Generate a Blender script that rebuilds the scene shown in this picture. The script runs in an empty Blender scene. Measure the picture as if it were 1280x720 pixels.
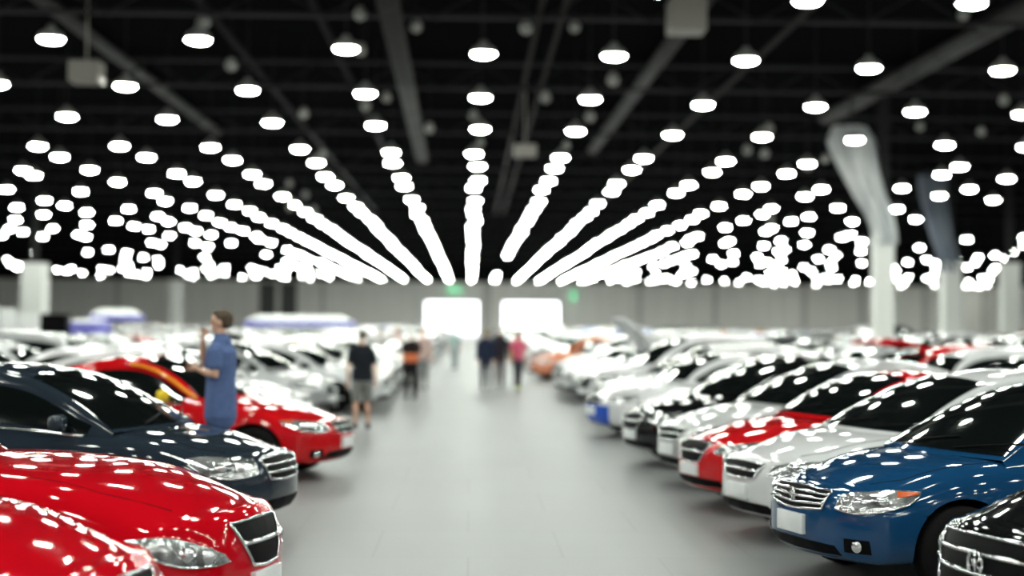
import bpy, bmesh, math, random
from mathutils import Vector, Matrix
from mathutils.bvhtree import BVHTree

PI = math.pi
R = random.Random(11)
sc = bpy.context.scene
COL = sc.collection

# ------------------------------------------------------------------ camera
F = 1900.0                       # focal length in pixels of the 1280 wide frame
EYE = 1.83
cd = bpy.data.cameras.new('camera')
cam = bpy.data.objects.new('camera', cd)
COL.objects.link(cam)
cd.sensor_width = 36
cd.lens = F / 1280 * 36
cd.clip_end = 1000
cam.matrix_world = (Matrix.Translation((0, 0, EYE)) @ Matrix.Rotation(-math.atan(52 / F), 4, 'Z')
                    @ Matrix.Rotation(PI / 2 + math.atan(46 / F), 4, 'X') @ Matrix.Rotation(0.008, 4, 'Z'))
cd.dof.use_dof = True
cd.dof.focus_distance = 9.6
cd.dof.aperture_fstop = 0.0534 / 0.071
sc.camera = cam

# ------------------------------------------------------------------ world: white overcast daylight outside the hall
w = bpy.data.worlds.new('daylight')
sc.world = w
w.use_nodes = True
w.node_tree.nodes['Background'].inputs[0].default_value = (0.93, 0.97, 1.0, 1)
w.node_tree.nodes['Background'].inputs[1].default_value = 5.0

LAMP_POWER = 132.0
sc.view_settings.view_transform = 'Standard'
sc.view_settings.look = 'None'
sc.view_settings.gamma = 1
sc.view_settings.use_curve_mapping = False
sc.view_settings.exposure = 0.0
sc.cycles.use_denoising = True
sc.cycles.max_bounces = 6
sc.cycles.diffuse_bounces = 3
sc.cycles.glossy_bounces = 3
sc.cycles.sample_clamp_indirect = 12
sc.cycles.caustics_reflective = False
sc.cycles.caustics_refractive = False


def kx(px, k):
    """lateral metres of a picture column at a scale of k pixels per metre"""
    return (px - 588) / k


# ------------------------------------------------------------------ materials
def mat(name, col, rough=0.5, metal=0.0, coat=0.0, emit=None, strength=0.0, spec=0.5, coat_rough=0.05):
    m = bpy.data.materials.new(name)
    m.use_nodes = True
    b = m.node_tree.nodes['Principled BSDF']
    b.inputs['Base Color'].default_value = (*col, 1)
    b.inputs['Roughness'].default_value = rough
    b.inputs['Metallic'].default_value = metal
    b.inputs['Coat Weight'].default_value = coat
    b.inputs['Coat Roughness'].default_value = coat_rough
    b.inputs['Specular IOR Level'].default_value = spec
    if emit:
        b.inputs['Emission Color'].default_value = (*emit, 1)
        b.inputs['Emission Strength'].default_value = strength
    return m


def noisy(m, c1, c2, scale=5.0, detail=3.0, bump=0.0, stretch=None, lo=0.35, hi=0.65):
    nt = m.node_tree
    b = nt.nodes['Principled BSDF']
    tc = nt.nodes.new('ShaderNodeTexCoord')
    mp = nt.nodes.new('ShaderNodeMapping')
    nt.links.new(tc.outputs['Object'], mp.inputs[0])
    if stretch:
        mp.inputs['Scale'].default_value = stretch
    n = nt.nodes.new('ShaderNodeTexNoise')
    n.inputs['Scale'].default_value = scale
    n.inputs['Detail'].default_value = detail
    nt.links.new(mp.outputs[0], n.inputs[0])
    r = nt.nodes.new('ShaderNodeValToRGB')
    r.color_ramp.elements[0].position = lo
    r.color_ramp.elements[1].position = hi
    r.color_ramp.elements[0].color = (*c1, 1)
    r.color_ramp.elements[1].color = (*c2, 1)
    nt.links.new(n.outputs[0], r.inputs[0])
    nt.links.new(r.outputs[0], b.inputs['Base Color'])
    if bump:
        bp = nt.nodes.new('ShaderNodeBump')
        bp.inputs['Strength'].default_value = bump
        bp.inputs['Distance'].default_value = 0.01
        nt.links.new(n.outputs[0], bp.inputs['Height'])
        nt.links.new(bp.outputs[0], b.inputs['Normal'])
    return m


def paint(name, col, metal=0.0, rough=0.4):
    return mat('paint_' + name, col, rough, metal, 1.0, spec=0.0)


PAINT = {
    'red': paint('red', (0.52, 0.003, 0.010)),
    'scarlet': paint('scarlet', (0.54, 0.007, 0.010)),
    'blue': paint('blue', (0.007, 0.050, 0.135), 0.0, 0.5),
    'dark blue grey': paint('dark_blue_grey', (0.020, 0.029, 0.042), 0.0, 0.5),
    'black': paint('black', (0.006, 0.006, 0.007)),
    'white': paint('white', (0.64, 0.64, 0.655)),
    'silver': paint('silver', (0.46, 0.465, 0.475), 0.6, 0.32),
    'grey': paint('grey', (0.16, 0.165, 0.17), 0.2, 0.45),
    'bright blue': paint('bright_blue', (0.01, 0.08, 0.50)),
    'orange': paint('orange', (0.72, 0.27, 0.16)),
    'cream': paint('cream', (0.74, 0.70, 0.60)),
}
M_GLASS = mat('tinted_glass', (0.004, 0.006, 0.006), 0.05, 0, 0.6, spec=0.8)
M_BLACK = mat('black_plastic', (0.0035, 0.0035, 0.004), 0.55, spec=.05)
M_WELL = mat('wheel_well', (0.006, 0.006, 0.006), 0.9, spec=0.1)
M_CHROME = mat('chrome', (0.82, 0.83, 0.84), 0.10, 1.0)
M_TYRE = mat('tyre_rubber', (0.009, 0.009, 0.009), 0.9, spec=.06)
M_RIM = mat('alloy', (0.45, 0.46, 0.47), 0.28, 0.9)
M_PLATE = noisy(mat('plate_white', (0.82, 0.83, 0.84), 0.4, 0, 0.3), (0.74, 0.76, 0.78), (0.84, 0.85, 0.86), 4)
M_LAMP = noisy(mat('headlamp_reflector', (0.6, 0.6, 0.6), 0.16, 0.75, 1.0), (0.16, 0.16, 0.17), (0.78, 0.78, 0.79), 9, 4, 0.8)
M_AMBER = mat('amber_lens', (0.65, 0.10, 0.02), 0.2, 0, 1.0)
M_LENS = mat('clear_lens', (0.75, 0.76, 0.78), 0.06, 0.8, 1.0)
M_TAIL = mat('tail_lens', (0.45, 0.01, 0.01), 0.15, 0, 1.0)
M_YELLOW = mat('yellow_seat', (0.85, 0.60, 0.02), 0.6)
M_ORANGE = paint('amber_pillar', (0.9, 0.33, 0.03))


# ------------------------------------------------------------------ object helpers
def link(o, parent=None):
    COL.objects.link(o)
    if parent is not None:
        o.parent = parent
    return o


def obj(name, bm, mats, parent=None, smooth=None, loc=None):
    """link a bmesh as ONE mesh object; smooth = sharp-edge angle in degrees"""
    me = bpy.data.meshes.new(name)
    if smooth is not None:
        for f in bm.faces:
            f.smooth = True
        lim = math.radians(smooth)
        for e in bm.edges:
            if len(e.link_faces) == 2 and e.calc_face_angle(0) > lim:
                e.smooth = False
    bm.to_mesh(me)
    bm.free()
    for m in (mats if isinstance(mats, (list, tuple)) else [mats]):
        me.materials.append(m)
    o = bpy.data.objects.new(name, me)
    if loc is not None:
        o.location = loc
    return link(o, parent)


def tag(o, label, cat, group=None, kind=None):
    if label:
        o['label'] = label
    if cat:
        o['category'] = cat
    if group:
        o['group'] = group
    if kind:
        o['kind'] = kind
    return o


def empty(name, loc, rz=0.0):
    o = bpy.data.objects.new(name, None)
    o.empty_display_size = 0.2
    o.location = loc
    o.rotation_euler = (0, 0, rz)
    return link(o)


def copy_tree(o, parent=None, mats=None):
    c = o.copy()
    COL.objects.link(c)
    c.parent = parent
    for ch in o.children:
        copy_tree(ch, c, mats)
    return c


def box(bm, x0, x1, y0, y1, z0, z1, mi=0, bevel=0.0):
    vs = [bm.verts.new((x, y, z)) for z in (z0, z1) for y in (y0, y1) for x in (x0, x1)]
    fs = []
    for q in ((0, 2, 3, 1), (4, 5, 7, 6), (0, 1, 5, 4), (2, 6, 7, 3), (0, 4, 6, 2), (1, 3, 7, 5)):
        f = bm.faces.new([vs[i] for i in q])
        f.material_index = mi
        fs.append(f)
    if bevel:
        es = list({e for f in fs for e in f.edges})
        bmesh.ops.bevel(bm, geom=es, offset=bevel, segments=2, affect='EDGES', profile=0.5)
    return bm


def lathe(bm, prof, n=24, axis='Z', origin=(0, 0, 0), mi=0, close=False):
    """revolve (r, h) pairs; axis Z or Y"""
    o = Vector(origin)
    rings = []
    for r, h in prof:
        if r < 1e-6:
            p = Vector((0, 0, h)) if axis == 'Z' else Vector((0, h, 0))
            rings.append([bm.verts.new(o + p)])
            continue
        ring = []
        for i in range(n):
            a = 2 * PI * i / n
            p = Vector((r * math.cos(a), r * math.sin(a), h)) if axis == 'Z' else Vector((r * math.cos(a), h, r * math.sin(a)))
            ring.append(bm.verts.new(o + p))
        rings.append(ring)
    for a, b in zip(rings, rings[1:]):
        for i in range(n):
            j = (i + 1) % n
            if len(a) == 1 and len(b) == 1:
                continue
            if len(a) == 1:
                vs = [a[0], b[i], b[j]]
            elif len(b) == 1:
                vs = [a[i], a[j], b[0]]
            else:
                vs = [a[i], a[j], b[j], b[i]]
            try:
                bm.faces.new(vs).material_index = mi
            except ValueError:
                pass
    return bm


def tube(bm, pts, rad, n=8, mi=0, flat=(1, 1), up=(0, 0, 1)):
    """a tube through pts, radius number or list, elliptic by flat=(side, up)"""
    pts = [Vector(p) for p in pts]
    rads = rad if isinstance(rad, (list, tuple)) else [rad] * len(pts)
    rings = []
    for i, p in enumerate(pts):
        d = (pts[min(i + 1, len(pts) - 1)] - pts[max(i - 1, 0)]).normalized()
        u = Vector(up)
        if abs(d.dot(u)) > 0.95:
            u = Vector((0, 1, 0))
        s = d.cross(u).normalized()
        u = s.cross(d).normalized()
        rings.append([bm.verts.new(p + s * math.cos(a) * rads[i] * flat[0] + u * math.sin(a) * rads[i] * flat[1])
                      for a in [2 * PI * q / n for q in range(n)]])
    for a, b in zip(rings, rings[1:]):
        for i in range(n):
            bm.faces.new([a[i], a[(i + 1) % n], b[(i + 1) % n], b[i]]).material_index = mi
    bm.faces.new(rings[0][::-1]).material_index = mi
    bm.faces.new(rings[-1]).material_index = mi
    return bm


def spline(keys, x):
    """monotone-ish cubic through (x, y) keys sorted by x"""
    n = len(keys)
    if x <= keys[0][0]:
        return keys[0][1]
    if x >= keys[-1][0]:
        return keys[-1][1]
    i = 0
    while keys[i + 1][0] < x:
        i += 1

    def slope(k):
        if k == 0:
            return (keys[1][1] - keys[0][1]) / (keys[1][0] - keys[0][0])
        if k == n - 1:
            return (keys[-1][1] - keys[-2][1]) / (keys[-1][0] - keys[-2][0])
        return (keys[k + 1][1] - keys[k - 1][1]) / (keys[k + 1][0] - keys[k - 1][0])
    x0, y0 = keys[i]
    x1, y1 = keys[i + 1]
    h = x1 - x0
    t = (x - x0) / h
    m0, m1 = slope(i) * h, slope(i + 1) * h
    return ((2 * t ** 3 - 3 * t * t + 1) * y0 + (t ** 3 - 2 * t * t + t) * m0
            + (-2 * t ** 3 + 3 * t * t) * y1 + (t ** 3 - t * t) * m1)


def sstep(a, b, x):
    t = max(0.0, min(1.0, (x - a) / (b - a)))
    return t * t * (3 - 2 * t)


# ------------------------------------------------------------------ cars
# local frame: +x towards the nose, z up, origin on the ground under the middle of the car
SPECS = {
    'sedan': dict(L=4.65, W=0.90, zb=0.20,
                  top=[(-.5, .90), (-.45, .98), (-.36, 1.02), (0, .97), (.2, .955), (.28, .925), (.37, .865), (.43, .79), (.475, .715), (.5, .69)],
                  roof=[(-.40, .98), (-.33, 1.14), (-.25, 1.31), (-.17, 1.42), (-.07, 1.465), (0.0, 1.445), (.07, 1.37), (.15, 1.18), (.24, .93)],
                  header=.055, rear_header=-.20, split=-.07, belt=.93, bow=.30),
    'coupe': dict(L=4.45, W=0.89, zb=0.18,
                  top=[(-.5, .88), (-.45, .97), (-.36, 1.0), (0, .94), (.16, .93), (.27, .89), (.36, .83), (.43, .75), (.475, .68), (.5, .65)],
                  roof=[(-.42, .96), (-.32, 1.13), (-.22, 1.28), (-.13, 1.36), (-.04, 1.385), (.03, 1.35), (.10, 1.22), (.20, .92)],
                  header=.025, rear_header=-.20, split=-.15, belt=.90, bow=.32),
    'longnose': dict(L=4.85, W=0.88, zb=0.19,
                     top=[(-.5, .90), (-.45, .99), (-.36, 1.03), (-.1, 1.0), (.05, 1.04), (.15, 1.06), (.25, 1.035), (.34, .985), (.42, .90), (.47, .815), (.5, .78)],
                     roof=[(-.42, 1.0), (-.36, 1.15), (-.30, 1.29), (-.22, 1.39), (-.15, 1.43), (-.08, 1.41), (-.02, 1.31), (.075, 1.03)],
                     header=-.075, rear_header=-.26, split=-.22, belt=1.0, bow=.34),
    'lowcoupe': dict(L=4.6, W=0.89, zb=0.19,
                     top=[(-.5, .88), (-.45, .97), (-.36, 1.0), (0, .95), (.12, .95), (.24, .915), (.34, .85), (.42, .76), (.475, .69), (.5, .66)],
                     roof=[(-.42, .97), (-.33, 1.14), (-.25, 1.28), (-.17, 1.38), (-.09, 1.42), (-.01, 1.40), (.06, 1.27), (.17, .93)],
                     header=-.01, rear_header=-.22, split=-.15, belt=.91, bow=.32),
    'hatch': dict(L=4.25, W=0.88, zb=0.20,
                  top=[(-.5, .88), (-.46, .98), (-.36, 1.0), (0, .97), (.22, .97), (.30, .94), (.38, .88), (.44, .80), (.48, .73), (.5, .70)],
                  roof=[(-.485, .96), (-.45, 1.14), (-.40, 1.33), (-.32, 1.45), (-.15, 1.51), (0.0, 1.49), (.08, 1.40), (.17, 1.19), (.265, .95)],
                  header=.06, rear_header=-.39, split=-.08, belt=.95, bow=.30),
    'estate': dict(L=4.70, W=0.90, zb=0.20,
                   top=[(-.5, .88), (-.46, .98), (-.36, 1.0), (0, .97), (.2, .955), (.28, .925), (.37, .865), (.43, .79), (.475, .715), (.5, .69)],
                   roof=[(-.485, .96), (-.46, 1.14), (-.41, 1.33), (-.34, 1.44), (-.15, 1.50), (0.0, 1.475), (.07, 1.38), (.15, 1.18), (.24, .93)],
                   header=.055, rear_header=-.41, split=-.07, belt=.94, bow=.28),
    'suv': dict(L=4.55, W=0.93, zb=0.27,
                top=[(-.5, .98), (-.46, 1.08), (-.36, 1.1), (0, 1.07), (.2, 1.06), (.28, 1.04), (.37, .99), (.44, .91), (.48, .84), (.5, .80)],
                roof=[(-.485, 1.06), (-.46, 1.24), (-.42, 1.46), (-.36, 1.58), (-.15, 1.65), (0.0, 1.63), (.06, 1.55), (.14, 1.32), (.23, 1.03)],
                header=.045, rear_header=-.42, split=-.07, belt=1.04, bow=.22),
    'van': dict(L=4.90, W=0.95, zb=0.25,
                top=[(-.5, .95), (-.46, 1.08), (-.36, 1.1), (0, 1.07), (.3, 1.06), (.38, 1.03), (.44, .95), (.48, .86), (.5, .80)],
                roof=[(-.492, 1.06), (-.475, 1.4), (-.45, 1.75), (-.40, 1.93), (-.15, 1.99), (0.1, 1.97), (.18, 1.88), (.27, 1.48), (.36, 1.03)],
                header=.17, rear_header=-.44, split=0.02, belt=1.06, bow=.20),
}
SEC = [(0, 0), (.45, 0), (.80, 0), (.90, .015), (.955, .06), (.985, .15), (.998, .28), (1.0, .45), (.997, .60), (.985, .72),
       (.965, .80), (.935, .87), (.885, .925), (.80, .957), (.65, .978), (.45, .992), (.2, .999), (0, 1.0)]
ZMID = 0.50


def lower_point(s, x, i, r=1.0, front=1):
    """a point of the lower body: station x, section index i, cap shrink r"""
    L, W = s['L'], s['W']
    xf = x / L
    zt = spline(s['top'], xf)
    zb = s['zb'] + 0.03 * sstep(.3, .5, abs(xf))
    wf = 1 - 0.10 * sstep(.22, .5, xf) - 0.09 * sstep(.25, .5, -xf)
    ty, tz = SEC[i]
    y = ty * W * wf
    z = zb + tz * (zt - zb)
    if r < 1:
        e = 0.13
        y *= r
        z = ZMID + (z - ZMID) * r
        x = x + front * e * (1 - r ** 3.2) ** (1 / 3.2)
    q = min(1, abs(y) / W)
    if x > 0:
        fr = sstep(L / 2 - 1.05, L / 2 - .15, x)
        x -= fr * s['bow'] * q ** 2.3
        x -= fr * (0.20 * max(0, z - .52) ** 1.1 + 0.15 * max(0, .36 - z))
    else:
        fr = sstep(L / 2 - .8, L / 2 - .15, -x)
        x += fr * (0.14 * q ** 2.3 + 0.12 * max(0, z - .6) + 0.2 * max(0, .4 - z))
    return Vector((x, y, z))


def cabin_point(s, x, t):
    """a point of the cabin surface: station x (front..rear), t 0 belt .. 0.5 roof corner .. 1 roof centre"""
    L, W = s['L'], s['W']
    H = spline(s['roof'], x / L)
    base = s['belt'] - .06
    h = max(0.0, H - base)
    wb = W * (.925 - .10 * sstep(.05, .35, -x / L) - .03 * sstep(.1, .3, x / L))
    yc = wb - .40 * h
    rr = min(.10, h * .35)
    crown = .035 * min(1, h / .4)
    if t < .42:
        q = t / .42
        y = wb + (yc + rr * .15 - wb) * q + .025 * math.sin(PI * q) * min(1, h / .4)
        z = base + (h - crown - rr) * q
    elif t < .58:
        a = (t - .42) / .16 * PI / 2
        y = yc + rr * .15 - rr * (1 - math.cos(a)) * 1.1
        z = base + h - crown - rr + rr * math.sin(a)
    else:
        q = (t - .58) / .42
        y0 = yc + rr * .15 - rr * 1.1
        y = y0 * (1 - q)
        z = base + h - crown + crown * (1 - (1 - q) ** 2)
    q = abs(y) / wb
    hf = sstep(s['header'] * L - .1, s['header'] * L + .5, x)
    hr = sstep(-s['rear_header'] * L - .1, -s['rear_header'] * L + .5, -x)
    x = x + hf * .16 * (1 - q * q) - hr * .10 * (1 - q * q)
    return Vector((x, y, z))


def bm_grid(bm, P, mi=0, flip=False):
    V = [[bm.verts.new(p) for p in row] for row in P]
    for i in range(len(V) - 1):
        for j in range(len(V[0]) - 1):
            q = [V[i][j], V[i + 1][j], V[i + 1][j + 1], V[i][j + 1]]
            if flip:
                q.reverse()
            bm.faces.new(q).material_index = mi
    return V


def car_shell(s, lod):
    L, W = s['L'], s['W']
    nst = {0: 56, 1: 34, 2: 16}[lod]
    xs = [-(L / 2 - .13) + (L - .26) * i / nst for i in range(nst + 1)]
    rs = {0: [.995, .985, .965, .93, .88, .81, .72, .6, .45, .3, .15], 1: [.99, .96, .90, .8, .6, .35], 2: [.97, .8, .4]}[lod]
    idx = list(range(len(SEC))) if lod < 2 else [0, 2, 4, 7, 9, 11, 13, 15, 17]
    stations = [(xs[0], r, -1) for r in reversed(rs)] + [(x, 1.0, 1) for x in xs] + [(xs[-1], r, 1) for r in rs]
    bm = bmesh.new()
    rings = []
    for x, r, fr in stations:
        half = [lower_point(s, x, i, r, fr) for i in idx]
        ring = [bm.verts.new(p) for p in half] + [bm.verts.new((p.x, -p.y, p.z)) for p in half[-2:0:-1]]
        rings.append(ring)
    n = len(rings[0])
    for a, b in zip(rings, rings[1:]):
        for i in range(n):
            bm.faces.new([a[i], b[i], b[(i + 1) % n], a[(i + 1) % n]])
    for ring, x, fr in ((rings[0], xs[0], -1), (rings[-1], xs[-1], 1)):
        c = lower_point(s, x, 0, 0.0, fr)
        c.y = 0
        cv = bm.verts.new(c)
        for i in range(n):
            q = [ring[i], ring[(i + 1) % n], cv]
            bm.faces.new(q if fr > 0 else q[::-1])
    bmesh.ops.recalc_face_normals(bm, faces=bm.faces)
    # wheel arches
    wx = (L / 2 - .86, -(L / 2 - .98))
    ar = s.get('arch', .365)
    me = bpy.data.meshes.new('shell')
    bm.to_mesh(me)
    bm.free()
    o = bpy.data.objects.new('shell', me)
    COL.objects.link(o)
    cb = bmesh.new()
    for x in wx:
        for sd in (1, -1):
            lathe(cb, [(0, sd * (W - .30)), (ar, sd * (W - .30)), (ar, sd * (W + .2)), (0, sd * (W + .2))], 40 if lod == 0 else 20, 'Y', (x, 0, .315))
    bmesh.ops.recalc_face_normals(cb, faces=cb.faces)
    cm = bpy.data.meshes.new('cut')
    cb.to_mesh(cm)
    cb.free()
    co = bpy.data.objects.new('cut', cm)
    COL.objects.link(co)
    md = o.modifiers.new('b', 'BOOLEAN')
    md.operation = 'DIFFERENCE'
    md.object = co
    md.solver = 'EXACT'
    dg = bpy.context.evaluated_depsgraph_get()
    dg.update()
    me2 = bpy.data.meshes.new_from_object(o.evaluated_get(dg))
    bm = bmesh.new()
    bm.from_mesh(me2)
    bpy.data.objects.remove(o)
    bpy.data.objects.remove(co)
    bpy.data.meshes.remove(me)
    bpy.data.meshes.remove(cm)
    bpy.data.meshes.remove(me2)
    for f in bm.faces:
        c = f.calc_center_median()
        f.material_index = 0
        for x in wx:
            if math.hypot(c.x - x, c.z - .315) < ar + .004 and abs(c.y) < W - .02 and (abs(f.normal.y) > .9 or abs(math.hypot(c.x - x, c.z - .315) - ar) < .02):
                if abs(c.y) > W - .32:
                    f.material_index = 1
    # cabin
    nc = {0: 44, 1: 26, 2: 12}[lod]
    ts = {0: [0, .1, .2, .3, .42, .45, .48, .5, .52, .55, .58, .66, .75, .87, 1], 1: [0, .14, .28, .42, .47, .53, .58, .72, .86, 1], 2: [0, .22, .42, .5, .58, 1]}[lod]
    x1, x0 = s['roof'][-1][0] * L, s['roof'][0][0] * L
    rows = []
    for i in range(nc + 1):
        x = x0 + (x1 - x0) * i / nc
        half = [cabin_point(s, x, t) for t in ts]
        rows.append(half + [Vector((p.x, -p.y, p.z)) for p in half[-2::-1]])
    bm_grid(bm, rows, 0, flip=True)
    return bm, wx


def surf_patch(bm, fn, u0, u1, v0, v1, nu, nv, off=.006, mi=0, depth=.02):
    """a panel on a surface fn(u, v) pushed out by off, with its rim turned in"""
    P, N = [], []
    for i in range(nu + 1):
        rowp, rown = [], []
        for j in range(nv + 1):
            a = i / nu
            b = j / nv
            u = u0(b) * (1 - a) + u1(b) * a if callable(u0) else u0 + (u1 - u0) * a
            v = v0(a) * (1 - b) + v1(a) * b if callable(v0) else v0 + (v1 - v0) * b
            p = fn(u, v)
            e = 1e-3
            du = fn(u + e, v) - fn(u - e, v)
            dv = fn(u, v + e) - fn(u, v - e)
            n = du.cross(dv)
            n = n.normalized() if n.length > 1e-12 else Vector((0, 0, 1))
            if n.dot(p - Vector((p.x * .5, 0, .6))) < 0:
                n = -n
            rowp.append(p)
            rown.append(n)
        P.append(rowp)
        N.append(rown)
    rim_grid(bm, P, N, off, depth, mi)


def rim_grid(bm, P, N, off, depth, mi):
    nu, nv = len(P) - 1, len(P[0]) - 1
    V = [[bm.verts.new(P[i][j] + N[i][j] * off) for j in range(nv + 1)] for i in range(nu + 1)]
    fs = []
    for i in range(nu):
        for j in range(nv):
            fs.append(bm.faces.new([V[i][j], V[i + 1][j], V[i + 1][j + 1], V[i][j + 1]]))
    loop = [(i, 0) for i in range(nu)] + [(nu, j) for j in range(nv)] + [(i, nv) for i in range(nu, 0, -1)] + [(0, j) for j in range(nv, 0, -1)]
    S = [bm.verts.new(P[i][j] - N[i][j] * depth) for i, j in loop]
    m = len(loop)
    for q in range(m):
        i, j = loop[q]
        i2, j2 = loop[(q + 1) % m]
        fs.append(bm.faces.new([V[i2][j2], V[i][j], S[q], S[(q + 1) % m]]))
    if fs[0].normal.length == 0:
        for f in fs:
            f.normal_update()
    ok = sum(1 for i in range(nu) for j in range(nv) if fs[i * nv + j].normal.dot(N[i][j]) < 0)
    if ok > nu * nv / 2:
        bmesh.ops.reverse_faces(bm, faces=fs)
    for f in fs:
        f.material_index = mi


class Caster:
    """puts (angle, height) points on the nose or tail of a car body"""
    def __init__(self, bm, s, end=1):
        self.t = BVHTree.FromBMesh(bm)
        self.s = s
        self.end = end
        self.o = Vector((end * (s['L'] / 2 - .9), 0, .5))

    def __call__(self, th, z):
        a = math.radians(th)
        d = Vector((self.end * math.cos(a) * .9, math.sin(a) * .9, z - .5))
        o = self.o + d * .35
        h = self.t.ray_cast(o, d.normalized())
        if h[0] is None:
            return self.o + d, d.normalized()
        n = h[1]
        if n.dot(d) < 0:
            n = -n
        return h[0], n


def cast_patch(bm, cast, bot, top, nu, nv, off=.006, mi=0, depth=.02):
    """panel between two (angle, height) lines on the nose of the car"""
    def at(line, a):
        ks = [(k / (len(line) - 1), p) for k, p in enumerate(line)]
        return (spline([(k, p[0]) for k, p in ks], a), spline([(k, p[1]) for k, p in ks], a))
    P, N = [], []
    for i in range(nu + 1):
        b, t = at(bot, i / nu), at(top, i / nu)
        rp, rn = [], []
        for j in range(nv + 1):
            q = j / nv
            p, n = cast(b[0] * (1 - q) + t[0] * q, b[1] * (1 - q) + t[1] * q)
            rp.append(p)
            rn.append(n)
        P.append(rp)
        N.append(rn)
    rim_grid(bm, P, N, off, depth, mi)


def cast_bar(bm, cast, line, rad, off=.01, n=6, mi=0, flat=(1, 1), steps=16):
    pts = []
    m = len(line) - 1
    ka = [(k / m, p[0]) for k, p in enumerate(line)]
    kz = [(k / m, p[1]) for k, p in enumerate(line)]
    for i in range(steps + 1):
        p, nn = cast(spline(ka, i / steps), spline(kz, i / steps))
        pts.append(p + nn * off)
    tube(bm, pts, rad, n, mi, flat)


def tyre_bm(bm, r, wd, n, mi=0):
    lathe(bm, [(r * .62, -wd * .45), (r * .66, -wd * .5), (r * .90, -wd * .5), (r * .975, -wd * .42), (r, -wd * .3), (r, wd * .3),
               (r * .975, wd * .42), (r * .90, wd * .5), (r * .66, wd * .5), (r * .62, wd * .45), (r * .62, -wd * .45)], n, 'Y', (0, 0, 0), mi)


def rim_bm(bm, r, wd, sd, n, mi=0, mi2=1, spokes=7):
    f = sd * wd * .46
    lathe(bm, [(r * .60, -f), (r * .60, f * .2), (r * .645, f), (r * .67, f * 1.04), (r * .63, f * .9), (r * .58, f * .3)], n, 'Y', (0, 0, 0), mi)
    lathe(bm, [(0, f * .1), (r * .62, f * .1)], n, 'Y', (0, 0, 0), mi2)
    lathe(bm, [(0, f * .92), (r * .10, f * .9), (r * .15, f * .78), (r * .17, f * .2)], 12, 'Y', (0, 0, 0), mi)
    for k in range(spokes):
        a = 2 * PI * k / spokes
        ca, sa = math.cos(a), math.sin(a)
        tube(bm, [(ca * r * .1, f * .72, sa * r * .1), (ca * r * .38, f * .78, sa * r * .38), (ca * r * .62, f * .88, sa * r * .62)],
             [r * .075, r * .06, r * .075], 6, mi)


FACES = {   # the look of a nose: where grille, lamps and intake sit, as (angle, height)
    'slats': dict(  # wide chrome slat grille, lamps swept back (blue saloon)
        grille=([(-23, .575), (0, .555), (23, .575)], [(-26, .70), (0, .725), (26, .70)]), bars=3, frame=True, mid=True,
        lamp=([(30, .585), (42, .565), (58, .615), (66, .70)], [(32, .685), (45, .725), (58, .745), (67, .735)]), amber=(.62, .95),
        intake=([(-33, .28), (0, .26), (33, .28)], [(-30, .345), (0, .345), (30, .345)]), fog=(41, .36), plate=(.38, .52), emblem=.036),
    'twin': dict(   # black grille with one chrome bar (red, dark)
        grille=([(-14, .50), (0, .485), (14, .50)], [(-22, .69), (0, .705), (22, .69)]), bars=1, frame=True, mid=False,
        lamp=([(27, .60), (40, .575), (56, .615), (68, .695)], [(29, .655), (42, .705), (56, .74), (69, .735)]), amber=None,
        intake=([(-36, .27), (0, .25), (36, .27)], [(-32, .34), (0, .34), (32, .34)]), fog=(42, .35), plate=(.355, .47)),
    'sport': dict(
        grille=([(-11, .515), (0, .50), (11, .515)], [(-21, .755), (0, .77), (21, .755)]), bars=1, frame=True, mid=False,
        lamp=([(24, .56), (34, .55), (46, .57), (60, .665)], [(26, .60), (36, .66), (48, .71), (61, .71)]), amber=None,
        intake=([(-36, .27), (0, .25), (36, .27)], [(-30, .33), (0, .33), (30, .33)]), fog=(42, .36), plate=(.36, .475)),
    'broad': dict(
        grille=([(-26, .50), (0, .48), (26, .50)], [(-33, .76), (0, .79), (33, .76)]), bars=2, frame=True, mid=False,
        lamp=([(38, .60), (46, .575), (58, .60), (68, .68)], [(39, .69), (48, .73), (58, .75), (69, .73)]), amber=None,
        intake=([(-33, .26), (0, .24), (33, .26)], [(-30, .33), (0, .33), (30, .33)]), fog=(42, .35), plate=(.30, .41), emblem=.062),
    'bold': dict(
        grille=([(-19, .53), (0, .515), (19, .53)], [(-24, .70), (0, .725), (24, .70)]), bars=2, frame=True, mid=False,
        lamp=([(28, .585), (42, .555), (56, .585), (66, .68)], [(29, .70), (42, .735), (57, .755), (67, .735)]), amber=None,
        intake=([(-36, .26), (0, .24), (36, .26)], [(-30, .36), (0, .36), (30, .36)]), fog=(42, .35), plate=(.38, .49)),
    'small': dict(
        grille=([(-17, .555), (0, .545), (17, .555)], [(-24, .675), (0, .695), (24, .675)]), bars=1, frame=True, mid=False,
        lamp=([(27, .59), (40, .57), (55, .61), (65, .69)], [(30, .67), (42, .715), (55, .74), (66, .73)]), amber=(.70, .95),
        intake=([(-36, .27), (0, .25), (36, .27)], [(-28, .35), (0, .35), (28, .35)]), fog=(40, .34), plate=(.375, .50)),
    'tall': dict(
        grille=([(-20, .56), (0, .55), (20, .56)], [(-25, .78), (0, .80), (25, .78)]), bars=2, frame=True, mid=False,
        lamp=([(29, .67), (42, .655), (56, .69), (64, .76)], [(31, .79), (42, .815), (56, .83), (65, .82)]), amber=(.7, .95),
        intake=([(-36, .33), (0, .31), (36, .33)], [(-30, .43), (0, .43), (30, .43)]), fog=(42, .42), plate=(.44, .545)),
}


def mirror_line(line):
    return [(-a, z) for a, z in line]


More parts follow.
